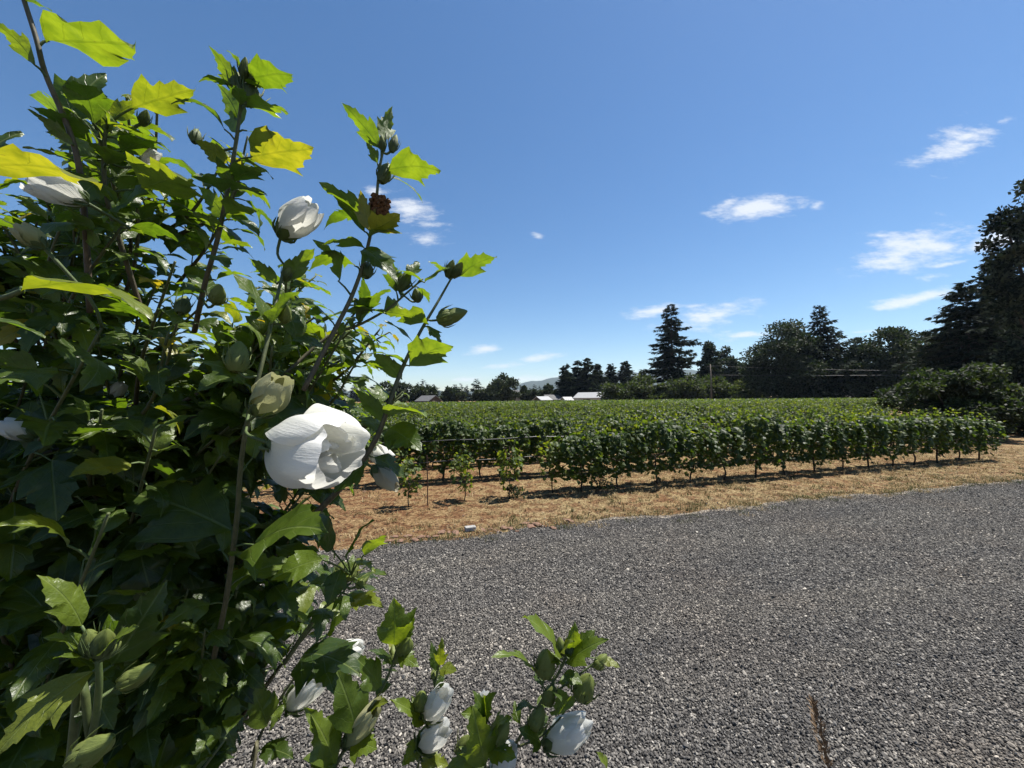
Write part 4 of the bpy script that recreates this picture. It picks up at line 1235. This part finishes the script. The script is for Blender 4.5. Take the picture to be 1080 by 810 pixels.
def F(mesh, pb, pt, d0, d1=None, **kw):
    b = P(pb[0], pb[1], d0); t = P(pt[0], pt[1], d1 or d0)
    px = (pb[0] + pt[0]) / 2; py = (pb[1] + pt[1]) / 2; r_ = math.hypot(pt[0] - pb[0], pt[1] - pb[1]) * .5 + 6
    CLEAR.append((px, py, r_, max(d0, d1 or d0) + .02))
    return flower(mesh, b, t, **kw)


def Bd(pb, pt, d, pale=False, fat=1.0):
    return bud(P(pb[0], pb[1], d), P(pt[0], pt[1], d * random.uniform(.97, 1.03)), fat, pale)


# flowers that show
F('open0', (288, 469), (368, 476), .325, .296, fat=.95, spin=.9, label='largest white flower, half open and brightly lit')
CLEAR.append((340, 474, 62, .36))
F('closed0', (295, 250), (331, 216), .42, .41, fat=1.0, spin=.4, label='white furled flower standing against the sky')
F('cream0', (270, 438), (299, 398), .34, .335, fat=1.05, spin=1.2, label='cream flower bud beginning to open above the largest flower')
F('open1', (92, 214), (30, 182), .33, .30, fat=1.0, spin=2.0, label='white flower half hidden behind a yellow leaf')
F('wilt0', (393, 493), (418, 514), .44, .43, fat=.85, spin=.3, label='greyish wilted flower hanging over the vineyard soil')
F('tube0', (388, 470), (411, 487), .52, .52, fat=1.5, spin=2.2)
F('tube1', (303, 747), (338, 714), .58, .58, fat=1.15, spin=.2, label='furled white flower over the gravel, bottom left of the shoots')
F('closed1', (352, 692), (382, 683), .60, .60, fat=1.05, spin=1.4)
F('tube0', (449, 757), (470, 730), .64, .63, fat=1.3, spin=.8)
F('tube2', (443, 788), (468, 768), .64, .62, fat=1.15, spin=2.6)
F('closed0', (574, 787), (618, 763), .60, .58, fat=.82, spin=1.7, label='furled white flower lowest at the right, over the gravel')
F('closed2', (522, 822), (538, 788), .58, .57, fat=.9, spin=1.1)
F('tube2', (504, 764), (512, 733), .62, .62, fat=.9, spin=2.0)
F('closed1', (38, 462), (0, 446), .40, .39, fat=1.0, spin=.7)
F('cream1', (362, 788), (397, 746), .56, .55, fat=.58, spin=.6, label='long cream green furled flower among the lower shoots')
F('cream2', (48, 262), (18, 238), .32, .31, fat=1.2, spin=1.9)
F('dead0', (398, 232), (402, 205), .46, .46, fat=1.15, spin=.5, name='withered_flower', label='withered brown flower on the yellow leaf', calyx=False)
F('dead0', (692, 0), (692, 0.5), .0001) if False else None
F('closed0', (118, 420), (130, 404), .55, .55, fat=1.0, spin=.2)
F('tube1', (150, 176), (165, 160), .42, .42, fat=1.2, spin=.9)
# buds that show
for pb, pt, d, pale, fat in [((462, 338), (493, 328), .50, True, 1.05), ((249, 392), (253, 360), .36, True, 1.25), ((128, 722), (164, 702), .285, True, .95), ((78, 804), (120, 778), .26, True, .9),
                             ((420, 306), (433, 286), .52, False, 1.1), ((441, 318), (438, 304), .52, False, 1.3), ((228, 320), (232, 300), .42, True, 1.3),
                             ((402, 192), (410, 172), .46, False, 1.1), ((262, 108), (266, 90), .42, False, 1.3), ((252, 100), (250, 76), .42, False, 1.1), ((257, 84), (259, 60), .42, False, .9), ((266, 84), (272, 64), .42, False, .9),
                             ((574, 712), (577, 685), .60, True, 1.25), ((612, 735), (622, 712), .60, True, 1.25), ((576, 742), (584, 722), .60, True, 1.25), ((563, 768), (572, 744), .60, True, 1.3), ((628, 704), (640, 690), .60, True, 1.2),
                             ((592, 690), (590, 672), .60, False, 1.0), ((600, 690), (608, 672), .60, False, 1.0), ((604, 694), (618, 680), .61, False, .9), ((522, 782), (536, 760), .58, True, 1.2), ((486, 796), (494, 776), .60, True, 1.2),
                             ((356, 612), (362, 590), .48, True, 1.1), ((368, 612), (378, 592), .48, True, 1.1), ((376, 620), (390, 604), .48, True, 1.0), ((424, 690), (432, 674), .60, True, 1.1), ((418, 700), (414, 680), .60, True, 1.1),
                             ((456, 716), (464, 700), .64, True, 1.0), ((444, 746), (444, 730), .64, True, 1.2), ((205, 150), (208, 136), .42, False, 1.0),
                             ((300, 340), (303, 322), .40, True, 1.1), ((190, 330), (196, 312), .42, False, 1.1), ((98, 690), (92, 664), .265, False, 1.0), ((106, 690), (112, 664), .265, False, 1.0), ((112, 694), (128, 676), .265, False, 1.0),
                             ((413, 160), (418, 142), .46, False, .9), ((404, 160), (402, 142), .46, False, .9), ((472, 292), (478, 274), .53, False, 1.0), ((478, 292), (488, 276), .53, False, 1.0), ((150, 132), (155, 116), .42, False, 1.0),
                             ((386, 292), (388, 276), .46, False, 1.1), ((300, 296), (306, 280), .42, False, 1.0)]:
    Bd(pb, pt, d, pale, fat * (.82 if pale else 1))


for (px, py, d, r_) in [(50, 750, .29, .085), (60, 640, .30, .06), (110, 690, .31, .075), (340, 474, .31, .08), (322, 730, .58, .05), (312, 600, .42, .07), (230, 392, .36, .035), (285, 418, .335, .03),
                        (258, 310, .37, .04), (312, 233, .41, .04), (90, 320, .24, .03), (60, 185, .25, .05), (370, 765, .55, .06), (416, 655, .59, .06), (455, 745, .63, .05), (190, 540, .34, .025), (130, 445, .5, .03), (250, 355, .36, .03),
                        (180, 480, .45, .02), (100, 440, .4, .02), (60, 560, .4, .015), (200, 640, .45, .02), (345, 480, .46, .03), (150, 600, .4, .015)]:
    SUNCLEAR.append((P(px, py, d), r_))

# ---- shoots whose outline shows, with their own leaves
TOC = -cf


def Lf(pb, pt, d0, d1=None, up=.8, face=.3, **kw):
    """leaf from a base pixel to a tip pixel; face>0 shows the upper side to the viewer, <0 the underside"""
    b = P(pb[0], pb[1], d0); t = P(pt[0], pt[1], d1 or d0)
    if pb[1] > 590 and kw.get('tint', .55) > .3: kw['tint'] = min(.9, kw.get('tint', .55) + .17)
    return (b, t, UP * up - unit(b - CAM) * face + rng.normal(0, .08, 3), kw)


def S(pts):
    w_ = [P(*p) for p in pts]
    if pts[0][1] >= 800:                      # carry the stem on down to the foot of the bush
        foot = bush_base + np.array([rng.normal(0, .05), rng.normal(0, .05), -.02])
        mid = w_[0] * .45 + foot * .55 + (w_[0] - w_[1]) * .9 + np.array([0, 0, -.25])
        w_ = [foot, mid] + w_
    return w_


branch(S([(95, 330, .42), (90, 240, .40), (84, 180, .38), (72, 135, .37), (48, 78, .36), (38, 40, .355), (22, -10, .35)]), .0030, .0018, 0, .25, leaves=[
    Lf((52, 43), (142, 47), .36, .34, up=.85, face=-.26, tint=.75, w=.85, bend=.03),
    Lf((36, 68), (-16, 18), .35, .33, up=.7, face=-.6, tint=.72, w=.9),
    Lf((76, 152), (30, 115), .37, .35, up=.8, face=-.4, tint=.7, w=.8),
    Lf((80, 165), (30, 100), .38, .40, up=.6, face=-.3, tint=.5, w=.8),
    Lf((70, 128), (112, 78), .40, .42, up=.5, face=.7, tint=.3, w=1.1),
    Lf((24, 0), (55, 12), .35, .36, up=.6, face=.3, tint=.35)])
branch(S([(150, 330, .46), (128, 260, .43), (112, 205, .41), (110, 150, .40), (116, 128, .40)]), .003, .0016, 0, .8, leafn=26, lsz=(.026, .055), start=.2, leaves=[
    Lf((140, 114), (206, 94), .39, .38, up=.8, face=-.32, tint=.85, w=.95, bend=.05),
    Lf((118, 125), (150, 108), .40, .41, up=.5, face=-.5, tint=.82, w=1.0),
    Lf((118, 140), (98, 112), .40, .39, up=.6, face=-.5, tint=.8),
    Lf((130, 150), (180, 160), .41, .40, up=.8, face=.5, tint=.25),
    Lf((128, 160), (165, 145), .41, .40, up=.8, face=-.2, tint=.6),
    Lf((120, 230), (158, 205), .40, .37, up=.6, face=.7, tint=.3, w=1.3),
    Lf((150, 200), (198, 190), .39, .36, up=.7, face=-.5, tint=.85, w=1.35),
    Lf((118, 170), (92, 150), .40, .38, up=.7, face=-.4, tint=.6), Lf((120, 190), (150, 170), .41, .44, up=.8, face=.4, tint=.3)])
branch(S([(205, 350, .46), (216, 300, .44), (230, 250, .43), (240, 200, .42), (249, 150, .42), (254, 110, .42), (257, 76, .42)]), .0030, .0014, 0, .8, leafn=24, lsz=(.02, .05), start=.05, leaves=[
    Lf((250, 100), (220, 48), .42, .40, up=.6, face=-.4, tint=.6, w=.85),
    Lf((262, 84), (308, 80), .42, .39, up=.7, face=-.4, tint=.55, w=.8), Lf((260, 112), (304, 120), .42, .40, up=.8, face=-.3, tint=.6, w=.75),
    Lf((250, 140), (228, 88), .42, .44, up=.5, face=-.3, tint=.5, w=.8),
    Lf((264, 166), (330, 158), .42, .40, up=.7, face=-.4, tint=.93, w=1.15, bend=.1),
    Lf((240, 172), (206, 148), .42, .40, up=.6, face=-.6, tint=.92, w=1.3),
    Lf((246, 170), (222, 150), .43, .45, up=.6, face=-.2, tint=.4), Lf((244, 195), (228, 165), .42, .40, up=.6, face=-.2, tint=.5),
    Lf((246, 190), (280, 180), .42, .40, up=.8, face=.2, tint=.4), Lf((244, 200), (282, 206), .42, .40, up=.8, face=.3, tint=.3),
    Lf((238, 225), (270, 224), .42, .40, up=.7, face=-.5, tint=.78), Lf((236, 240), (200, 225), .42, .40, up=.7, face=-.4, tint=.65), Lf((236, 230), (208, 196), .43, .42, up=.6, face=-.4, tint=.65, w=1.1)])
branch(S([(320, 412, .42), (352, 350, .44), (372, 310, .45), (386, 268, .46), (396, 218, .46), (400, 180, .46), (408, 140, .46)]), .0028, .0013, .1, .85, leafn=20, lsz=(.016, .055), start=.02, leaves=[
    Lf((402, 158), (360, 108), .46, .43, up=.6, face=-.4, tint=.55, w=.75), Lf((404, 148), (414, 112), .46, .47, up=.4, face=-.6, tint=.75, w=.8),
    Lf((408, 180), (464, 182), .46, .43, up=.6, face=-.5, tint=.7, w=.95, bend=.14), Lf((398, 172), (386, 150), .46, .45, up=.4, face=-.5, tint=.55),
    Lf((386, 230), (336, 192), .46, .43, up=.7, face=-.3, tint=.6, w=.8), Lf((384, 244), (346, 202), .46, .45, up=.7, face=.2, tint=.35, w=.7),
    Lf((390, 244), (380, 200), .455, .44, up=.3, face=-.8, tint=.97, w=.9), Lf((391, 244), (422, 226), .455, .42, up=.4, face=-.7, tint=1.0, w=1.1, bend=.02),
    Lf((390, 250), (424, 246), .46, .44, up=.8, face=.3, tint=.5), Lf((385, 262), (340, 258), .46, .42, up=.8, face=-.1, tint=.6, w=.9), Lf((384, 262), (420, 300), .46, .44, up=.7, face=.5, tint=.45, w=1.0)])
branch(S([(300, 395, .46), (345, 356, .49), (380, 342, .50), (410, 325, .51), (430, 308, .52), (446, 294, .525)]), .0024, .0013, .2, .9, leafn=16, lsz=(.025, .05), start=.0, leaves=[
    Lf((418, 308), (408, 270), .52, .50, up=.5, face=-.3, tint=.45, w=.9), Lf((430, 292), (442, 276), .52, .54, up=.7, face=.5, tint=.55), Lf((448, 298), (476, 282), .52, .50, up=.8, face=.3, tint=.6),
    Lf((378, 340), (412, 306), .50, .47, up=.8, face=.2, tint=.5, w=.7), Lf((408, 330), (340, 338), .50, .46, up=.8, face=.1, tint=.5, w=.85), Lf((444, 296), (416, 286), .52, .50, up=.8, face=.2, tint=.6)])
branch(S([(330, 545, .46), (372, 500, .45), (398, 460, .455), (414, 415, .46), (428, 380, .48), (446, 345, .50), (462, 318, .51), (478, 290, .53)]), .0038, .0013, 0, .8, leafn=24, lsz=(.016, .05), start=.15, leaves=[
    Lf((480, 294), (524, 271), .53, .50, up=.7, face=-.4, tint=.55, w=1.0, bend=.15), Lf((474, 290), (452, 276), .53, .50, up=.8, face=.2, tint=.6),
    Lf((452, 342), (405, 330), .50, .46, up=.7, face=-.4, tint=.75, w=1.15, bend=.2), Lf((450, 344), (466, 366), .50, .49, up=.6, face=.4, tint=.55, w=.8),
    Lf((432, 386), (478, 366), .49, .45, up=.6, face=-.5, tint=.68, w=1.25, bend=.14), Lf((436, 362), (404, 338), .49, .47, up=.7, face=.2, tint=.5, w=.7), Lf((428, 384), (394, 372), .48, .44, up=.7, face=.3, tint=.55, w=1.0),
    Lf((424, 400), (392, 372), .48, .46, up=.7, face=-.4, tint=.75, w=.9), Lf((412, 420), (380, 395), .47, .44, up=.7, face=.4, tint=.4, w=1.1), Lf((408, 440), (450, 440), .46, .42, up=.8, face=-.3, tint=.78, w=1.1),
    Lf((410, 452), (445, 476), .46, .43, up=.6, face=.8, tint=.5, w=1.3), Lf((404, 445), (372, 410), .46, .44, up=.7, face=-.3, tint=.7, w=1.0), Lf((400, 455), (378, 440), .46, .48, up=.8, face=.3, tint=.6),
    Lf((384, 490), (352, 520), .45, .43, up=.8, face=.5, tint=.3, w=1.2), Lf((392, 482), (428, 506), .45, .46, up=.7, face=.3, tint=.3, w=1.1)])
branch(S([(205, 800, .56), (222, 710, .49), (236, 645, .44), (243, 600, .42), (250, 545, .40), (254, 490, .385), (262, 440, .37), (272, 400, .37), (282, 360, .38), (292, 315, .40), (300, 280, .42)]), .0038, .0015, .05, .8, leafn=26, lsz=(.03, .055), start=.12, leaves=[
    Lf((258, 405), (202, 380), .37, .345, up=.7, face=.7, tint=.5, w=.75, bend=.18), Lf((284, 340), (232, 280), .38, .35, up=.5, face=.2, tint=.6, w=1.1), Lf((286, 348), (318, 306), .39, .37, up=.7, face=.3, tint=.55),
    Lf((268, 420), (322, 480), .42, .40, up=.7, face=.5, tint=.2, w=1.3), Lf((244, 560), (130, 520), .42, .42, up=.6, face=.5, tint=.3, w=1.2), Lf((300, 300), (332, 262), .42, .41, up=.7, face=-.2, tint=.65, w=.8),
    Lf((292, 300), (262, 272), .42, .40, up=.6, face=-.3, tint=.65, w=1.0), Lf((270, 575), (345, 560), .40, .36, up=.8, face=.6, tint=.55, w=1.3)])
# left foreground leaves
branch(S([(-140, 480, .26), (-100, 390, .25), (-40, 330, .245), (10, 312, .245), (24, 306, .245)]), .0022, .0014, .3, .9, leaves=[
    Lf((24, 306), (162, 336), .245, .235, up=.9, face=-.16, tint=.86, w=.72, bend=.24, fold=.1), Lf((-40, 330), (48, 356), .26, .28, up=.9, face=.1, tint=.5)])
branch(S([(-160, 330, .26), (-110, 240, .25), (-60, 190, .245), (-34, 180, .245)]), .002, .0013, .3, .9, leaves=[
    Lf((-30, 176), (107, 198), .245, .235, up=.9, face=-.16, tint=.93, w=.6, bend=.14, fold=.08), Lf((-30, 190), (24, 140), .27, .29, up=.6, face=.2, tint=.3)])
branch(S([(70, 860, 0.292), (96, 780, 0.280), (104, 730, 0.271), (104, 694, 0.267)]), .0032, .002, .6, 1, leaves=[
    Lf((98, 708), (-6, 800), 0.267, 0.232, up=.6, face=.75, tint=.72, w=1.05, bend=.14), Lf((86, 660), (38, 606), 0.262, 0.249, up=.6, face=.6, tint=.65, w=.8), Lf((92, 690), (46, 672), 0.267, 0.249, up=.7, face=.4, tint=.5, w=.7),
    Lf((110, 690), (146, 660), 0.267, 0.258, up=.7, face=.5, tint=.6, w=.7), Lf((120, 700), (176, 612), 0.292, 0.301, up=.3, face=.6, tint=.15, w=1.0), Lf((100, 700), (56, 694), 0.267, 0.245, up=.8, face=.3, tint=.4, w=.6),
    Lf((96, 720), (120, 770), 0.292, 0.284, up=.6, face=.4, tint=.2)])
# lower right shoots over the gravel
branch(S([(505, 880, .64), (528, 810, .62), (548, 778, .61), (572, 738, .60), (592, 704, .60), (598, 684, .60)]), .0028, .0018, .5, .9, leafn=18, lsz=(.014, .04), start=.4, leaves=[
    Lf((591, 694), (552, 650), .60, .575, up=.7, face=.2, tint=.62, w=.85, bend=.18), Lf((567, 714), (518, 693), .60, .575, up=.7, face=.1, tint=.58, w=.8, bend=.22), Lf((598, 700), (642, 674), .60, .57, up=.7, face=.7, tint=.55, w=.9),
    Lf((604, 692), (606, 656), .61, .60, up=.5, face=.5, tint=.6, w=.8), Lf((634, 696), (654, 704), .60, .59, up=.6, face=.4, tint=.9, w=.9), Lf((606, 690), (628, 664), .61, .62, up=.6, face=.4, tint=.4), Lf((590, 690), (606, 676), .6, .58, up=.8, face=.4, tint=.7)])
branch(S([(572, 738, .60), (594, 724, .60), (618, 706, .60), (634, 694, .60)]), .0018, .0012, .8, .9)
branch(S([(540, 790, .61), (568, 778, .60), (590, 758, .60), (600, 742, .60)]), .0018, .0012, .6, .9, leaves=[Lf((596, 750), (588, 726), .60, .58, up=.6, face=.7, tint=.5, w=1.4), Lf((570, 782), (546, 768), .6, .58, up=.7, face=.6, tint=.2, w=1.2)])
branch(S([(510, 870, .60), (512, 815, .59), (512, 780, .58), (514, 756, .58)]), .0022, .0014, .7, .95, leafn=20, lsz=(.016, .045), start=.3, leaves=[
    Lf((512, 806), (498, 744), .57, .55, up=.4, face=.8, tint=.6, w=.9), Lf((514, 760), (524, 730), .58, .57, up=.6, face=.6, tint=.6), Lf((512, 770), (486, 752), .58, .56, up=.7, face=.5, tint=.5), Lf((516, 770), (540, 756), .58, .56, up=.7, face=.5, tint=.55),
    Lf((514, 790), (545, 800), .57, .55, up=.7, face=.5, tint=.55, w=1.2), Lf((506, 800), (470, 812), .57, .55, up=.7, face=.6, tint=.6, w=1.2), Lf((512, 758), (498, 728), .58, .58, up=.5, face=.4, tint=.35)])
branch(S([(436, 880, .68), (440, 815, .66), (452, 760, .65), (459, 722, .64), (464, 695, .64)]), .0022, .0014, .5, .95, leafn=20, lsz=(.016, .045), start=.3, leaves=[
    Lf((464, 702), (466, 672), .64, .63, up=.4, face=.6, tint=.7, w=.7), Lf((464, 706), (482, 708), .64, .62, up=.7, face=.6, tint=.7), Lf((460, 708), (454, 676), .64, .65, up=.5, face=.2, tint=.3, w=.7), Lf((458, 728), (470, 708), .64, .66, up=.5, face=.5, tint=.1, w=1.2),
    Lf((448, 762), (412, 738), .64, .61, up=.7, face=.6, tint=.6, w=.8), Lf((446, 780), (424, 808), .64, .62, up=.7, face=.6, tint=.55, w=1.2), Lf((444, 800), (474, 808), .64, .62, up=.7, face=.6, tint=.7, w=1.2)])
branch(S([(330, 880, .56), (352, 812, .55), (384, 758, .57), (408, 716, .59), (420, 680, .60)]), .0040, .0016, .3, .9, leafn=22, lsz=(.02, .05), start=.25, leaves=[
    Lf((416, 680), (416, 630), .59, .585, up=.3, face=.9, tint=.55, w=1.1), Lf((420, 682), (440, 640), .60, .61, up=.4, face=.6, tint=.4, w=.9), Lf((414, 700), (388, 686), .59, .57, up=.7, face=.3, tint=.25), Lf((420, 690), (442, 704), .59, .57, up=.6, face=.5, tint=.6),
    Lf((402, 724), (372, 690), .58, .56, up=.5, face=.5, tint=.4, w=1.0), Lf((376, 770), (352, 700), .55, .54, up=.3, face=.6, tint=.4, w=.9), Lf((372, 782), (398, 790), .55, .53, up=.7, face=.7, tint=.6, w=1.5), Lf((352, 806), (322, 746), .54, .53, up=.4, face=.7, tint=.55, w=1.0),
    Lf((354, 812), (320, 800), .54, .52, up=.7, face=.5, tint=.35, w=1.1), Lf((390, 750), (410, 740), .57, .55, up=.7, face=.7, tint=.7)])
branch(S([(255, 870, .52), (266, 800, .54), (290, 745, .56), (330, 690, .57), (352, 662, .56)]), .003, .0014, .1, .6, leaves=[
    Lf((300, 742), (284, 772), .56, .54, up=.6, face=.4, tint=.6, w=.7), Lf((282, 765), (262, 720), .55, .54, up=.4, face=.6, tint=.55), Lf((320, 690), (380, 712), .50, .46, up=.8, face=.3, tint=.15, w=1.6),
    Lf((330, 690), (352, 732), .50, .47, up=.7, face=.3, tint=.15, w=1.3), Lf((276, 790), (310, 800), .55, .53, up=.7, face=.5, tint=.2), Lf((346, 668), (372, 640), .55, .54, up=.6, face=.5, tint=.5)])
branch(S([(300, 700, .50), (335, 650, .49), (360, 622, .48), (372, 604, .48)]), .0024, .0014, .6, .9, leafn=14, lsz=(.018, .045), start=.2, leaves=[
    Lf((384, 585), (407, 566), .46, .44, up=.6, face=-.3, tint=.8, w=1.0), Lf((376, 590), (396, 604), .46, .44, up=.7, face=-.4, tint=.85, w=1.0), Lf((378, 612), (408, 606), .48, .46, up=.7, face=.3, tint=.4, w=.7), Lf((372, 632), (404, 640), .48, .45, up=.7, face=.6, tint=.7, w=.9),
    Lf((340, 590), (286, 612), .385, .375, up=.8, face=.8, tint=.68, w=1.35, bend=.1), Lf((350, 580), (330, 540), .44, .42, up=.7, face=.5, tint=.25, w=1.2), Lf((366, 590), (394, 548), .45, .44, up=.8, face=.3, tint=.3, w=1.1), Lf((360, 600), (346, 640), .45, .43, up=.7, face=.5, tint=.2, w=1.1)])
branch(S([(655, 900, .58), (646, 840, .57), (638, 814, .57)]), .0018, .0012, .8, .95, leaves=[Lf((640, 818), (629, 793), .57, .56, up=.5, face=.5, tint=.65, w=.8), Lf((640, 822), (664, 826), .57, .55, up=.6, face=.5, tint=.6)])

# ---- filling shoots inside the bush
ndone = 0


def fill_shoot(px, py, d, ln, leafn, poly, lsz, tmean, into=None):
    tip = P(px, py, d)
    ax = np.array([bush_base[0], bush_base[1], tip[2] - ln])
    low = tip + unit(np.array([ (ax[0] - tip[0]) * .6 + rng.normal(0, .05), (ax[1] - tip[1]) * .6 + rng.normal(0, .05), -ln])) * ln
    mid = (tip + low) / 2 + np.array([rng.normal(0, .02), rng.normal(0, .02), -.02])
    ppx, ppy, pdp = project(np.array([low, mid]))
    if pdp.min() < .24: return
    branch([low, mid, tip], rng.uniform(.0022, .0036), .0013, 0, .7, leafn=leafn, lsz=lsz, poly=poly, start=.02, tmean=tmean, into=into)


for i in range(44):            # airy upper part
    for _ in range(60):
        px = rng.uniform(-120, 385); py = rng.uniform(100, 350) if i % 2 else rng.uniform(90, 230)
        if inpoly(np.array([px]), np.array([py]), MEDIUM)[0]: break
    fill_shoot(px, py, rng.uniform(.40, .62), rng.uniform(.16, .28), 22, MEDIUM, (.026, .052), .5)
MIDP = [(215, 265), (262, 250), (310, 268), (372, 268), (400, 330), (425, 372), (436, 430), (405, 520), (340, 540), (250, 520), (200, 420)]
k = 0
while k < 24:                  # leafy twigs between the tall shoots
    px = rng.uniform(215, 430); py = rng.uniform(258, 420)
    if not inpoly(np.array([px]), np.array([py]), MIDP)[0]: continue
    fill_shoot(px, py, rng.uniform(.46, .66), rng.uniform(.14, .24), 22, MIDP, (.024, .05), .52); k += 1
k = 0
while k < 140:                  # dense body
    px = rng.uniform(-260, 400); py = rng.uniform(300, 860)
    if k > 110: px, py = rng.uniform(-60, 250), rng.uniform(380, 600)
    if not inpoly(np.array([px]), np.array([py]), DENSE)[0]: continue
    d = rng.uniform(.36, .95) if px > 120 else rng.uniform(.33, .9)
    if py > 560: d = rng.uniform(.42, .8)
    if k > 110: d = rng.uniform(.5, .9)
    fill_shoot(px, py, d, rng.uniform(.22, .42), 38, DENSE, (.036, .070), .3, INNER); k += 1
o = INNER[0].build('branches', M['stem'], bush); o['kind'] = 'stuff'; o.data.transform(Matrix.Translation(Vector(-bush_base)))
f = INNER[1].build('foliage', M['leaf'], o); f.data.transform(Matrix.Translation(Vector(-bush_base)))
# main stems rising from the ground, with the leaves of the lower bush
for i in range(9):
    a = i * 2.4; b0 = bush_base + np.array([.06 * math.cos(a), .06 * math.sin(a), -.03])
    top = bush_base + np.array([.26 * math.cos(a + .3), .24 * math.sin(a + .3), rng.uniform(1.7, 2.15)])
    m1 = bush_base + np.array([.13 * math.cos(a), .13 * math.sin(a), .8])
    branch([b0, m1, top], .012, .005, 0, .1, leafn=95, lsz=(.05, .085), poly=DENSE, start=.12, tmean=.35, spread=4.0, sides=8)
bpy.context.view_layer.update()
bp_ = np.concatenate(BPTS)
for (o, b, t) in HELD:                        # the stalk that holds each flower and bud on its branch
    dd = np.linalg.norm(bp_ - b, axis=1) + .35 * np.maximum(0, bp_[:, 2] - b[2]) + .25 * np.maximum(0, (bp_ - b) @ unit(t - b))
    q = bp_[np.argmin(dd)]; ln = np.linalg.norm(q - b)
    if ln > .16 or ln < .003: continue
    pts = catmull([q, q * .45 + b * .55 - unit(t - b) * ln * .22, b + unit(t - b) * .002], 7)
    mi = (Matrix.Translation(Vector(bush_base)) @ o.matrix_local).inverted()
    mb = MB(); tube(mb, pts, np.linspace(.0013, .0016, 7), 5, .95)
    mb.v = [np.array([mi @ Vector(v) for v in np.concatenate(mb.v)])]
    mb.build('stalk', M['stem'], o)
print('branches', NB[0])
